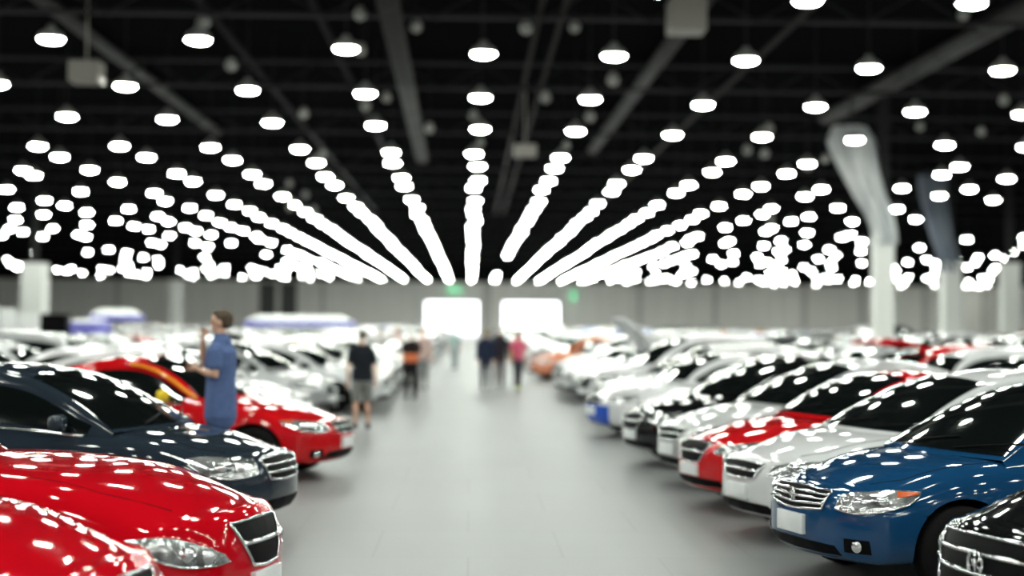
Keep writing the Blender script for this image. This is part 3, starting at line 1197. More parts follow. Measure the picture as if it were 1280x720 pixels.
RX = {}
for j in range(-26, 28):
    RX[j] = (j * .505 + .03) * RISE
visible, rest, behind = [], [], []
for j, x in RX.items():
    for q, dd in enumerate(near_d + depths):
        y = dd + SKEW * x
        jx = R.uniform(-.12, .12)
        jy = R.uniform(-.35, .35)
        if abs(j) >= 5:
            jx *= 2.5
            jy *= 4.5
        if y < -16 or y > HALL_Y1 - 2:
            continue
        # gaps that the photo shows in the lattice
        if j == 1 and 150 < y < 200:
            continue
        if abs(j) >= 5 and dd > 80 and R.random() < min(.40, .07 * (abs(j) - 4)):
            continue
        if abs(j) >= 6 and dd > 125 and R.random() < .35:
            continue
        if abs(j) >= 7 and R.random() < .12:
            continue
        px = 588 + F * (x + jx) / y if y > 1 else 99999
        py = 408 - F * RISE / y if y > 1 else -999
        if -20 < px < 1300 and py > -22 and y > 1:
            visible.append((y, j, x + jx, y + jy))
        elif y > 60:
            if -120 < px < 1400:
                rest.append((x + jx, y + jy))
        else:
            if abs(x) < 45:
                behind.append((x + jx, y + jy))
visible.sort()
count_in_row = {}
NTH = ['nearest', 'second nearest', 'third nearest', 'fourth nearest', 'fifth nearest']
for n_, (ys, j, x, y) in enumerate(visible):
    z = LZ
    if n_ >= 296:
        rest.append((x, y))
        continue
    if ys < 78:
        if not lamp0_used:
            o = lamp0
            lamp0_used = True
        else:
            o = copy_tree(lamp0)
    else:
        if not lamp1_used:
            o = lamp1
            lamp1_used = True
        else:
            o = lamp1.copy()
            COL.objects.link(o)
    o.location = (x, y, z)
    c = count_in_row.get(j, 0)
    count_in_row[j] = c + 1
    if c < 5:
        tag(o, 'lit high bay lamp, %s one in %s' % (NTH[c], row_name(j)), 'ceiling lamp', 'high bay lamps')
    else:
        tag(o, 'small blurred high bay lamp farther down %s' % row_name(j), 'ceiling lamp', 'farther high bay lamps of ' + row_name(j))
bm = bmesh.new()
for x, y in rest:
    lamp_single(bm, (x, y, LZ), 8)
for x, y in behind:
    lamp_single(bm, (x, y, LZ), 14)
o = obj('high_bay_lamps', bm, [m_hous, m_lens], None, 40)
tag(o, 'distant mass of small lit ceiling lamps merging towards the far wall', 'ceiling lamps', None, 'stuff')

#@@CARS
# ------------------------------------------------------------------ cars of the two front rows, nearest first
HR, HL = 195, -14


def right(kind, face, lod, col, lat, d, label, group=None, turn=0):
    return place_car(kind, face, lod, col, (lat, d), HR + turn, label, group)


def left(kind, face, lod, col, lat, d, label, group=None, turn=0):
    return place_car(kind, face, lod, col, (-lat, d), HL + turn, label, group)


right('longnose', 'broad', 0, 'black', 2.58, 7.7, 'glossy black car with chrome-framed grille and round emblem, beside the blue saloon')
right('sedan', 'slats', 0, 'blue', 2.30, 10.8, 'metallic blue saloon with chrome slat grille, white plate and amber indicators')
right('sedan', 'small', 0, 'white', 2.30, 13.0, 'white saloon with small black grille parked between the blue and the red car')
right('coupe', 'twin', 0, 'scarlet', 2.20, 15.15, 'red car with white plate squeezed between two white and silver cars')
right('sedan', 'small', 1, 'silver', 2.25, 17.3, 'silver saloon with dark lower intake just beyond the red car')
right('sedan', 'twin', 1, 'black', 2.1, 19.9, 'black car with low dark bumper just beyond the silver saloon')
right('sedan', 'small', 1, 'white', 2.55, 22.4, 'white car set back behind the black one in the front row')
bumper_car = right('coupe', 'small', 1, 'white', 2.0, 25.0, 'white car with a bright blue bumper glimpsed low in the front row')
sh_, wx_ = car_shell(SPECS['coupe'], 1)
cs_ = Caster(sh_, SPECS['coupe'], 1)
sh_.free()
bm = bmesh.new()
cast_patch(bm, cs_, [(-60, .24), (-10, .22), (34, .23)], [(-60, .52), (-10, .54), (34, .53)], 24, 5, .012)
obj('bumper', bm, PAINT['bright blue'], bumper_car, 40)['label'] = 'bright blue bumper'
right('estate', 'small', 1, 'white', 2.35, 28.0, 'white estate car with long pale bonnet beyond the one with the blue bumper')
right('suv', 'tall', 1, 'white', 2.3, 31.0, 'white suv with rounded bonnet in front of the car with the raised bonnet')
lid_car = right('hatch', 'small', 1, 'white', 3.2, 34.0, 'white car with its pale bonnet raised high above the front row')
right('sedan', 'twin', 1, 'white', 2.2, 38.2, 'white car with black lower bumper near the woman in pink')
right('hatch', 'small', 1, 'orange', 1.95, 50.0, 'salmon orange hatchback at the aisle edge beyond the woman in pink')
right('coupe', 'small', 1, 'silver', 2.3, 36.2, 'low silver car tucked between the raised bonnet and the black-bumpered white car')

left('longnose', 'sport', 0, 'red', 1.40, 6.5, 'red car with rounded glossy bonnet, nearest the camera, its headlamp out of view')
left('longnose', 'sport', 0, 'red', 1.12, 8.5, 'red coupe with clear headlamp and black grille with one chrome bar')
dark_car = left('sedan', 'bold', 0, 'dark blue grey', 1.55, 13.0, 'dark blue grey car with chrome grille bars behind the two red cars')
pillar_car = left('lowcoupe', 'small', 0, 'scarlet', 1.44, 18.1, 'red coupe with amber windscreen pillar beside the man in the blue polo shirt')
left('sedan', 'small', 1, 'white', 2.2, 20.9, 'white car directly behind the red coupe with amber pillar')
left('estate', 'small', 1, 'white', 2.5, 23.4, 'white estate car behind the person in grey shorts')
left('hatch', 'twin', 1, 'silver', 2.6, 29.0, 'silver hatchback just past the person in grey shorts')
left('sedan', 'small', 1, 'white', 1.7, 31.6, 'white car with round lamps between the two people left of the aisle')
left('hatch', 'small', 1, 'cream', 1.75, 34.2, 'cream hatchback in the left front row next to the person in black trousers')

for ch in list(dark_car.children):
    if ch.name.split('.')[0] == 'number_plate':
        bpy.data.objects.remove(ch)
# the amber pillar and yellow mirror of the red coupe (its side facing the camera)
sp = SPECS['lowcoupe']
for ch in pillar_car.children:
    if ch.name.split('.')[0] == 'wing_mirror' and ch.data.vertices[0].co.y < 0:
        ch.material_slots[0].material = M_YELLOW
        ch['label'] = 'yellow wing mirror'
bm = bmesh.new()
pts = []
for i in range(15):
    x = (sp['header'] - .03 + (sp['roof'][-1][0] - .02 - sp['header'] + .03) * i / 14) * sp['L']
    p = cabin_point(sp, x, .46)
    pts.append((p.x, -p.y - .006, p.z + .004))
tube(bm, pts, .034, 8, 0, (1, .5))
o = obj('windscreen_pillar', bm, M_ORANGE, pillar_car, 50)
o['label'] = 'amber windscreen pillar'
# raised bonnet on the white car
bm = bmesh.new()
P, N = [], []
for i in range(13):
    a = i / 12
    rp, rn = [], []
    for j in range(13):
        b = -1 + j / 6
        wd = .70 - .14 * a
        rp.append(Vector((1.0 + .98 * a, b * wd, 1.0 + 1.02 * a + .10 * math.sin(PI * a) - .05 * b * b)))
        rn.append(Vector((-.7, 0, .7)))
    P.append(rp)
    N.append(rn)
rim_grid(bm, P, N, .02, .03, 0)
rim_grid(bm, [[p - Vector((-.7, 0, .7)) * .03 for p in r_] for r_ in P], [[-n_ for n_ in r_] for r_ in N], .01, .0, 0)
obj('raised_bonnet', bm, PAINT['white'], lid_car, 50)
bm = bmesh.new()
tube(bm, [(1.5, .45, .95), (1.75, .5, 1.72)], .014, 6)
obj('bonnet_stay', bm, M_BLACK, lid_car)
# red hatchback with its tailgate up, second row
tg = place_car('hatch', 'small', 1, 'scarlet', (12.3, 30.4), 15, 'red hatchback with its tailgate swung up, behind the roofs of the white cars')
bm = bmesh.new()
P, N = [], []
sp = SPECS['hatch']
x0 = -.385 * sp['L']
for i in range(11):
    a = i / 10
    rp, rn = [], []
    for j in range(13):
        b = -1 + j / 6
        rp.append(Vector((x0 - 1.02 * a, b * (.52 + .12 * a), 1.47 + .20 * a - .10 * a * a * a + .05 * math.sin(PI * a) - .05 * b * b)))
        rn.append(Vector((.1, 0, 1)))
    P.append(rp)
    N.append(rn)
rim_grid(bm, P, N, .02, .04, 0)
obj('raised_tailgate', bm, PAINT['scarlet'], tg, 50)
bm = bmesh.new()
box(bm, x0 - .72, x0 - .10, -.42, .42, 1.50, 1.515)
obj('tailgate_window', bm, M_GLASS, tg)
for sg in (1, -1):
    bm = bmesh.new()
    tube(bm, [(x0 - .05, sg * .55, 1.15), (x0 - .5, sg * .55, 1.55)], .012, 6)
    obj('gas_strut', bm, M_BLACK, tg)
place_car('van', 'tall', 2, 'dark blue grey', (25.9, 85.5), 15, 'dark blue van with a flat roof between the two white pillars', None, 'van')

# the far mass of parked cars
rowsdef = [  # (x of the noses, heading, first distance, description)
    (2.3, HR, 41.0, 'front row right of the aisle'),
    (-1.7, HL, 36.8, 'front row left of the aisle'),
    (12.2, 15, 20.0, 'second row right of the aisle'),
    (-11.6, 166, 23.0, 'second row left of the aisle'),
    (17.5, HR, 40.0, 'third row right of the aisle'),
    (-16.8, HL, 46.0, 'third row left of the aisle'),
    (27.5, 15, 52.0, 'fourth row right of the aisle'),
    (-26.8, 166, 64.0, 'fourth row left of the aisle'),
    (33.0, HR, 84.0, 'fifth row right of the aisle'),
    (-32.0, HL, 98.0, 'fifth row left of the aisle'),
]
kinds = ['sedan', 'hatch', 'estate', 'suv', 'sedan', 'hatch']
cols = ['white'] * 9 + ['silver'] * 5 + ['black'] * 3 + ['grey'] * 2 + ['cream', 'scarlet', 'dark blue grey', 'bright blue']
n_cars = 0
far = []
# spots that people, pillars, stands and the placed cars already take
TAKEN = [(kx(p_, k_), F / k_) for p_, k_ in ((476, 36), (497, 30), (905, 36), (953, 36), (795, 30))]
TAKEN += [(kx(p_, F / d_) + dx, d_ + dy) for p_, d_, w_ in ((1107, 60, .5), (1193, 91, .6), (1268, 91, .6), (48, 100, .8), (222, 150, .6))
          for dx in (-w_, 0, w_) for dy in (-w_, 0, w_)]
TAKEN += [(kx(a_ + (b_ - a_) * i_ / 4, F / d_), d_ + t_) for a_, b_, d_, dp in ((308, 438, 69.5, 3), (88, 124, 62, 2.4), (116, 168, 67, 2.4), (-30, 52, 64.3, .3), (55, 88, 60, .6))
          for i_ in range(5) for t_ in (0, dp / 2, dp)]
TAKEN += [(1.95 + 1.1 * i_, 50 + .3 * i_ + q_) for i_ in range(5) for q_ in (-.9, .9)]
TAKEN += [(12.3 - 1.0 * i_, 30.4 - .27 * i_ + q_) for i_ in range(7) for q_ in (-.9, .9)]
TAKEN += [(25.9 - 1.0 * i_, 85.5 - .27 * i_ + q_) for i_ in range(6) for q_ in (-1, 1)]


def blocked(nose, hd, L_):
    a_ = math.radians(hd)
    c_, s_ = math.cos(a_), math.sin(a_)
    for x_, y_ in TAKEN:
        u_ = -((x_ - nose[0]) * c_ + (y_ - nose[1]) * s_)
        v_ = -(x_ - nose[0]) * s_ + (y_ - nose[1]) * c_
        if -.45 < u_ < L_ + .45 and abs(v_) < 1.35:
            return True
    return False


KN = {'sedan': 'saloon', 'hatch': 'hatchback', 'estate': 'estate car', 'suv': 'suv', 'van': 'van'}
for xn, hd, d0, desc in rowsdef:
    d = d0
    while d < 205:
        kd = R.choice(kinds)
        cl = R.choice(cols)
        if abs(xn) < 3 and cl in ('bright blue', 'scarlet'):
            cl = 'white'
        nose = (xn + R.uniform(-.25, .25), d)
        d += 2.42 + R.uniform(-.08, .12) + (0.0 if d < 120 else .2)
        px = 588 + F * (abs(xn) - (0 if math.cos(math.radians(hd)) * xn < 0 else 4.6)) * (1 if xn > 0 else -1) / nose[1]
        if px > 1330 or px < -50:
            continue
        if abs(xn) < 3 and R.random() < .04:
            continue
        if blocked(nose, hd, SPECS[kd]['L']):
            continue
        if n_cars < 255 and nose[1] < 118:
            lod = 1 if nose[1] < 34 else 2
            band = ('near end' if nose[1] < 45 else 'midway' if nose[1] < 75 else 'far end')
            lab = 'blurred %s %s in the %s, %s' % (cl, KN[kd], desc, band)
            place_car(kd, 'tall' if kd == 'suv' else 'small', lod, cl, nose, hd + R.uniform(-1.5, 1.5), lab, lab + ' (alike)')
            n_cars += 1
        else:
            far.append((kd, cl, nose, hd))
# merge the cars beyond counting into one object
fb = bmesh.new()
fm = []
src = {}
for kd, cl, nose, hd in far:
    if nose[1] > 200:
        continue
    key = (kd, 'tall' if kd == 'suv' else 'small', 2)
    if key not in _proto:
        continue
    me = _proto[key].data
    a = math.radians(hd)
    hh = SPECS[kd]['L'] / 2
    if cl not in src:
        src[cl] = len(src)
    tmp = bmesh.new()
    tmp.from_mesh(me)
    bmesh.ops.transform(tmp, matrix=Matrix.Translation((nose[0] - math.cos(a) * hh, nose[1] - math.sin(a) * hh, 0)) @ Matrix.Rotation(a, 4, 'Z'), verts=tmp.verts)
    for f in tmp.faces:
        f.material_index = (9 + src[cl]) if f.material_index == 0 else f.material_index - 1
    tme = bpy.data.meshes.new('t')
    tmp.to_mesh(tme)
    tmp.free()
    fb.from_mesh(tme)
    bpy.data.meshes.remove(tme)
mats = [M_WELL, M_GLASS, M_BLACK, M_CHROME, M_LAMP, M_TYRE, M_RIM, M_PLATE, M_TAIL] + [PAINT[c] for c in src]
o = obj('parked_cars', fb, mats, None, 35)
tag(o, 'distant mass of parked cars, mostly white, thinning out before the far doors', 'parked cars', None, 'stuff')
#@@PEOPLE
# the pattern cars that every placed car was copied from are taken away again
for pr in _proto.values():
    for o in [g for c in pr.children for g in c.children] + list(pr.children) + [pr]:
        bpy.data.objects.remove(o)

# ------------------------------------------------------------------ people
def limb(bm, sts, n=14):
    """rounded body volume through stations (point, half width, half depth)"""
    sts = [(Vector(p), a, b) for p, a, b in sts]
    rings = []

    def ring(c, d, a, b):
        ref = Vector((1, 0, 0)) if abs(d.x) < .8 else Vector((0, 0, 1))
        v = d.cross(ref).normalized()
        u = v.cross(d).normalized()
        return [bm.verts.new(c + u * math.cos(q) * a + v * math.sin(q) * b) for q in [2 * PI * k / n for k in range(n)]]
    m = len(sts)
    for i, (p, a, b) in enumerate(sts):
        d = (sts[min(i + 1, m - 1)][0] - sts[max(i - 1, 0)][0]).normalized()
        e = (a + b) / 2
        if i == 0:
            for q in (.95, .6):
                rings.append(ring(p - d * e * q * .8, d, a * math.sqrt(1 - q * q), b * math.sqrt(1 - q * q)))
        rings.append(ring(p, d, a, b))
        if i == m - 1:
            for q in (.6, .95):
                rings.append(ring(p + d * e * q * .8, d, a * math.sqrt(1 - q * q), b * math.sqrt(1 - q * q)))
    for r1, r2 in zip(rings, rings[1:]):
        for k in range(n):
            bm.faces.new([r1[k], r1[(k + 1) % n], r2[(k + 1) % n], r2[k]])
    bm.faces.new(rings[0][::-1])
    bm.faces.new(rings[-1])


def ball(bm, c, r):
    res = bmesh.ops.create_uvsphere(bm, u_segments=18, v_segments=12, radius=1)
    for v in res['verts']:
        v.co = Vector((v.co.x * r[0] + c[0], v.co.y * r[1] + c[1], v.co.z * r[2] + c[2]))


def fused(name, bm, m, parent, voxel, sc_, smooth=4):
    """fuse overlapping volumes into one continuous skin"""
    bmesh.ops.recalc_face_normals(bm, faces=bm.faces)
    me = bpy.data.meshes.new(name)
    bm.to_mesh(me)
    bm.free()
    t = bpy.data.objects.new('t', me)
    COL.objects.link(t)
    md = t.modifiers.new('r', 'REMESH')
    md.mode = 'VOXEL'
    md.voxel_size = voxel
    md.use_smooth_shade = True
    if smooth:
        m2 = t.modifiers.new('s', 'SMOOTH')
        m2.factor = .5
        m2.iterations = smooth
    dg = bpy.context.evaluated_depsgraph_get()
    dg.update()
    me2 = bpy.data.meshes.new_from_object(t.evaluated_get(dg))
    bpy.data.objects.remove(t)
    bpy.data.meshes.remove(me)
    me2.transform(Matrix.Scale(sc_, 4))
    me2.materials.clear()
    me2.materials.append(m)
    me2.name = name
    o = bpy.data.objects.new(name, me2)
    return link(o, parent)


M_SKIN = mat('skin', (0.62, 0.36, 0.26), 0.5)
M_HAIRB = noisy(mat('brown_hair', (0.06, 0.035, 0.02), 0.6), (0.05, 0.03, 0.018), (0.09, 0.055, 0.03), 60)
M_HAIRG = noisy(mat('grey_hair', (0.5, 0.5, 0.48), 0.6), (0.45, 0.45, 0.43), (0.7, 0.7, 0.68), 60)
M_HAIRY = noisy(mat('fair_hair', (0.3, 0.23, 0.11), 0.6), (0.26, 0.2, 0.1), (0.36, 0.28, 0.15), 60)


def cloth(name, c, var=.85):
    return noisy(mat('cloth_' + name, c, 0.85, spec=.2), tuple(v * var for v in c), c, 14, 3, .4)


def person(label, x, y, rz, H, shirt, trousers, hair, arms, legs=((.0, .0), (.0, .0)), shorts=False, long_sleeve=False, shoes=(0.02, 0.02, 0.02),
           long_hair=False, voxel=.011, build=1.0, hem=.90, shoe_label=None, band=None, polo=False, head_turn=0.0):
    S = H / 1.75
    root = empty('person', (x, y, 0), math.radians(rz))
    tag(root, label, 'person')
    B = build
    # legs: (forward of the foot, sideways) each
    L = []
    for sg, (fw, sw) in ((1, legs[0]), (-1, legs[1])):
        hip = Vector((sg * .09, 0, .90))
        ank = Vector((sg * (.095 + sw), fw, .085))
        knee = (hip + ank) / 2 + Vector((0, .03, .02))
        L.append((hip, knee, ank))
    bm = bmesh.new()
    limb(bm, [((0, 0, .88), .155 * B, .105 * B), ((0, 0, .98), .150 * B, .10 * B), ((0, 0, 1.09), .135 * B, .095 * B), ((0, .005, 1.25), .16 * B, .11 * B), ((0, 0, 1.37), .165 * B, .10 * B),
              ((0, -.005, 1.44), .10, .07), ((0, 0, 1.49), .058, .058), ((0, .012, 1.56), .052, .054)], 20)
    for hip, knee, ank in L:
        calf = knee.lerp(ank, .35) + Vector((0, -.02, 0))
        limb(bm, [(hip, .082, .085), (hip.lerp(knee, .5), .072, .075), (knee, .052, .055), (calf, .050, .054), (ank.lerp(knee, .2), .036, .038), (ank, .034, .036)])
        limb(bm, [(ank + Vector((0, -.04, -.05)), .032, .03), (ank + Vector((0, .06, -.052)), .038, .026), (ank + Vector((0, .14, -.06)), .038, .018)])
    # head with brow, nose, jaw, ears
    c, s_ = math.cos(head_turn), math.sin(head_turn)
    hr = lambda p: (p[0] * c - p[1] * s_, p[0] * s_ + p[1] * c, p[2])
    ball(bm, hr((0, .008, 1.655)), (.074, .092, .088))
    ball(bm, hr((0, .035, 1.592)), (.054, .058, .060))
    limb(bm, [(hr((0, .096, 1.65)), .008, .008), (hr((0, .112, 1.615)), .013, .012)], 8)
    limb(bm, [(hr((-.028, .092, 1.572)), .007, .006), (hr((.028, .092, 1.572)), .007, .006)], 8)
    for sg in (1, -1):
        ball(bm, hr((sg * .077, .0, 1.628)), (.010, .020, .031))
    # arms with hands
    for sg, (elb, wri, hdir, curl) in ((1, arms[0]), (-1, arms[1])):
        sh = Vector((sg * .185 * B, 0, 1.385))
        elb, wri = Vector(elb), Vector(wri)
        limb(bm, [(sh, .038, .040), (sh.lerp(elb, .3), .044, .046), (sh.lerp(elb, .6), .041, .043), (elb, .036, .038), (elb.lerp(wri, .35), .036, .036), (wri, .024, .021)])
        hd = Vector(hdir).normalized()
        side = hd.cross(Vector((sg, 0, 0)))
        if side.length < .2:
            side = hd.cross(Vector((0, 0, 1)))
        side.normalize()                      # across the palm, towards the thumb
        nrm = side.cross(hd).normalized()     # palm normal
        pc = wri + hd * .045
        limb(bm, [(wri + hd * .01, .026, .018), (pc, .036, .015), (wri + hd * .085, .036, .013)])
        for q, ln in enumerate((.068, .076, .071, .056)):
            r0 = wri + hd * .088 + side * (.027 - .018 * q)
            hq = (hd + side * (.20 - .14 * q)).normalized()
            p1 = r0 + (hq * math.cos(curl * .5) - nrm * math.sin(curl * .5) * sg) * ln * .45
            p2 = p1 + (hq * math.cos(curl * 1.3) - nrm * math.sin(curl * 1.3) * sg) * ln * .32
            p3 = p2 + (hq * math.cos(curl * 2) - nrm * math.sin(curl * 2) * sg) * ln * .25
            limb(bm, [(r0 - hd * .02, .009, .009), (r0, .0088, .0088), (p1, .0082, .0082), (p2, .0076, .0076), (p3, .0068, .0068)], 8)
        t0 = wri + hd * .028 + side * .022
        t1 = t0 + (hd * .6 + side * .8).normalized() * .035
        t2 = t1 + (hd * .85 + side * .45 - nrm * .2 * sg).normalized() * .03
        limb(bm, [(t0, .013, .012), (t1, .0105, .0105), (t2, .0085, .0085)], 8)
    fused('body', bm, M_SKIN, root, min(voxel, .0055) if voxel < .01 else voxel * .8, S, 1 if voxel < .01 else 2)
    for sg in (1, -1):
        e = bmesh.new()
        bmesh.ops.create_uvsphere(e, u_segments=10, v_segments=8, radius=.011 * S)
        o = obj('eye', e, M_BLACK, root, 60, Vector(hr((sg * .030, .088, 1.648))) * S)
    # hair
    bm = bmesh.new()
    ball(bm, hr((0, -.018, 1.680)), (.083, .094, .080))
    ball(bm, hr((0, .040, 1.722)), (.062, .050, .034))
    ball(bm, hr((0, -.045, 1.635)), (.074, .060, .065))
    if long_hair:
        limb(bm, [(hr((0, -.05, 1.66)), .078, .05), (hr((0, -.07, 1.56)), .075, .04), (hr((0, -.085, 1.44)), .06, .03)], 16)
    fused('hair', bm, hair, root, voxel, S, 2)
    # top
    bm = bmesh.new()
    g = .016
    limb(bm, [((0, 0, hem), (.168 + g) * B, (.118 + g) * B), ((0, 0, 1.0), (.158 + g) * B, (.108 + g) * B), ((0, 0, 1.10), (.148 + g) * B, (.105 + g) * B), ((0, .005, 1.25), (.162 + g) * B, (.114 + g) * B),
              ((0, 0, 1.37), (.168 + g) * B, (.105 + g) * B), ((0, -.005, 1.43), (.112 + g) * B, .078 + g)], 24)
    if polo:
        limb(bm, [((0, 0, 1.44), .085, .08), ((0, .004, 1.50), .070, .070)], 16)
    for sg, (elb, wri, hdir, curl) in ((1, arms[0]), (-1, arms[1])):
        sh = Vector((sg * .185 * B, 0, 1.385))
        elb, wri = Vector(elb), Vector(wri)
        if long_sleeve:
            limb(bm, [(sh + Vector((-sg * .03, 0, .008)), .062, .066), (sh.lerp(elb, .15), .060, .064), (sh.lerp(elb, .5), .055, .056), (elb, .050, .050), (elb.lerp(wri, .5), .045, .045), (elb.lerp(wri, .9), .036, .034)])
        else:
            limb(bm, [(sh + Vector((-sg * .03, 0, .008)), .062, .066), (sh.lerp(elb, .12), .061, .066), (sh.lerp(elb, .35), .058, .062), (sh.lerp(elb, .66), .060, .062)])
    fused('top', bm, shirt, root, voxel, S, 5)
    if band:
        bm = bmesh.new()
        limb(bm, [((0, 0, .97), .196 * B, .146 * B), ((0, 0, 1.09), .190 * B, .142 * B)], 24)
        fused('tied_jacket', bm, band, root, voxel, S, 3)
    # trousers or shorts
    bm = bmesh.new()
    limb(bm, [((0, 0, .84), .165 * B, .12 * B), ((0, 0, .92), .168 * B, .118 * B), ((0, 0, .98), .160 * B, .112 * B)], 22)
    for hip, knee, ank in L:
        if shorts:
            limb(bm, [(hip, .098, .104), (hip.lerp(knee, .5), .094, .098), (hip.lerp(knee, .92), .090, .092)])
        else:
            limb(bm, [(hip, .092, .100), (hip.lerp(knee, .5), .084, .090), (knee, .070, .074), (knee.lerp(ank, .35) + Vector((0, -.018, 0)), .068, .072), (knee.lerp(ank, .7) + Vector((0, -.01, 0)), .058, .060), (ank, .054, .058)])
    fused('shorts' if shorts else 'trousers', bm, trousers, root, voxel, S, 3)
    ms = mat('shoe_leather', shoes, 0.5)
    for hip, knee, ank in L:
        bm = bmesh.new()
        z0 = ank.z
        limb(bm, [(ank + Vector((0, -.045, .035 - z0)), .038, .033), (ank + Vector((0, .05, .036 - z0)), .046, .032), (ank + Vector((0, .155, .026 - z0)), .044, .024)])
        ball(bm, (ank.x, ank.y - .01, .075), (.044, .055, .045))
        for v in bm.verts:
            v.co.z = max(v.co.z, .004)
        o = fused('shoe', bm, ms, root, voxel * .8, S, 2)
        if shoe_label:
            o['label'] = shoe_label
        o.location.z = .004
    return root


down = lambda sg, f=0.02: ((sg * .235, -.02 + f, 1.10), (sg * .245, .05 + f, .86), (0, .15, -1), .35)
# the man in the blue polo shirt, facing the left rows, one hand at his face, the other forearm held out
M_BLUEPOLO = cloth('blue_polo', (0.10, 0.15, 0.32), .85)
man = person('man in a blue polo shirt, hand raised to his face, beside the red coupe', -2.60, 16.0, 84, 1.96,
             M_BLUEPOLO, cloth('jeans', (0.05, 0.07, 0.12)), M_HAIRB,
             (((.17, .22, 1.24), (.04, .19, 1.46), (-.25, -.30, .9), .6), ((-.245, -.01, 1.15), (-.12, .19, 1.20), (.65, .7, .15), .8)),
             polo=True, voxel=.009, build=1.12, hem=.76)
bm = bmesh.new()
box(bm, -.035, .035, -.005, .005, -.07, .07, 0, .004)
ph = obj('mobile_phone', bm, M_BLACK)
ph.matrix_world = man.matrix_basis @ Matrix.Translation(Vector((-.045, .275, 1.235)) * 1.12) @ Matrix.Rotation(1.2, 4, 'X')
tag(ph, 'dark mobile phone in the hand of the man in the blue polo shirt', 'phone')
person('person in a black top and grey shorts seen from behind, by the left row', -1.86, 26.4, 8, 1.71,
       cloth('black_top', (0.012, 0.014, 0.02)), cloth('grey_shorts', (0.22, 0.22, 0.21)), M_HAIRB, (down(1), down(-1)), ((.06, .02), (-.05, .02)), shorts=True, build=1.08)
person('person in a black top with an orange jacket at the waist and black trousers', -1.43, 37.0, 20, 1.70,
       cloth('black_shirt', (0.02, 0.014, 0.014)), cloth('black_trousers', (0.012, 0.012, 0.014)), M_HAIRG,
       (((.24, .08, 1.12), (.08, .22, 1.12), (-.6, .8, .1), .5), ((-.24, .08, 1.12), (-.08, .22, 1.14), (.6, .8, .1), .5)), ((-.08, -.02), (.10, -.03)), band=cloth('orange_jacket', (0.75, 0.20, 0.09)))
person('person in a pale pink top and grey trousers behind the one in black trousers', -1.32, 42.5, 200, 1.72,
       cloth('pale_pink', (0.62, 0.44, 0.40)), cloth('grey_trousers', (0.25, 0.25, 0.25)), M_HAIRY, (down(1), down(-1)))
person('person in pale blue walking alone in the bright middle of the aisle', -.62, 62.0, 5, 1.66,
       cloth('pale_blue', (0.42, 0.56, 0.55)), cloth('pale_grey_trousers', (0.36, 0.42, 0.42)), M_HAIRY, (down(1), down(-1)), ((.12, -.03), (-.12, -.03)))
person('person in navy jacket and dark trousers, fair hair, in the middle of the aisle', .44, 42.5, 5, 1.70,
       cloth('navy', (0.016, 0.022, 0.05)), cloth('navy_trousers', (0.03, 0.035, 0.05)), M_HAIRY, (down(1), down(-1)), ((.0, 0), (.0, 0)), long_sleeve=True, build=1.12)
person('grey-haired person in a dark jacket walking beside the one in navy', .86, 44.2, -10, 1.80,
       cloth('charcoal', (0.03, 0.025, 0.035)), cloth('brown_trousers', (0.09, 0.06, 0.07)), M_HAIRG, (down(1), down(-1)), ((.10, -.02), (-.12, -.02)), long_sleeve=True)
person('woman in a pink top and dark leggings with yellow-green shoes', 1.38, 43.5, 195, 1.66,
       cloth('pink', (0.75, 0.13, 0.22)), cloth('dark_leggings', (0.05, 0.05, 0.06)), M_HAIRB, (down(1), down(-1)), ((.05, -.03), (-.04, -.05)),
       long_hair=True, shoes=(0.55, 0.62, 0.04), shoe_label='yellow-green shoe', build=.9)
bm = bmesh.new()
bz = 1.0
limb(bm, [((0, 0, -.16), .10, .075), ((0, 0, 0), .125, .09), ((0, 0, .16), .10, .07)], 16)
tube(bm, [(-.05, 0, .2), (-.06, 0, .42), (0, 0, .50), (.06, 0, .42), (.05, 0, .2)], .012, 6)
bag = fused('shoulder_bag', bm, cloth('olive_yellow', (0.30, 0.33, 0.02)), None, .01, 1.0, 2)
bag.location = (1.27, 44.05, 1.0)
tag(bag, 'olive yellow bag hanging at the side of the grey-haired person', 'bag')
# visitors between the rows, only heads and shoulders show over the roofs
for n_, (px, k, col, nm, hr_) in enumerate(((476, 36, (0.65, 0.62, 0.6), 'white', M_HAIRB), (497, 30, (0.70, 0.50, 0.48), 'rose', M_HAIRY),
                                            (905, 36, (0.78, 0.10, 0.16), 'red', M_HAIRB), (953, 36, (0.80, 0.16, 0.28), 'pink', M_HAIRY),
                                            (795, 30, (0.70, 0.62, 0.5), 'sand', M_HAIRB))):
    X = kx(px, k)
    person('visitor in a %s top among the parked cars, seen over the roofs' % {'white': 'white', 'rose': 'pale rose', 'red': 'red', 'pink': 'bright pink', 'sand': 'sand coloured'}[nm],
           X, F / k, (30, 150, 200, 100, 60)[n_], 1.72 if n_ < 2 else 1.80, cloth('visitor_' + nm, col), cloth('visitor_trousers_' + nm, (.05, .05, .07)), hr_, (down(1), down(-1)), voxel=.016)


# ------------------------------------------------------------------ white pillars and hanging drapes
def pillar(px, d, wd, ztop, label):
    k = F / d
    x = kx(px, k)
    root = empty('pillar', (x, d, 0))
    h = wd / 2
    bm = bmesh.new()
    box(bm, -h, h, -h, h, .25, ztop, 0, .03)
    obj('white_casing', bm, m_pil, root)
    bm = bmesh.new()
    box(bm, -h - .08, h + .08, -h - .08, h + .08, 0, .25, 0, .02)
    obj('plinth', bm, m_rib, root)
    bm = bmesh.new()
    for q in ((-.2, .2, -.2, -.16), (-.2, .2, .16, .2), (-.03, .03, -.16, .16)):
        box(bm, *q, ztop, CEIL)
    obj('steel_post', bm, m_steel, root)
    tag(root, label, 'pillar')
    return x


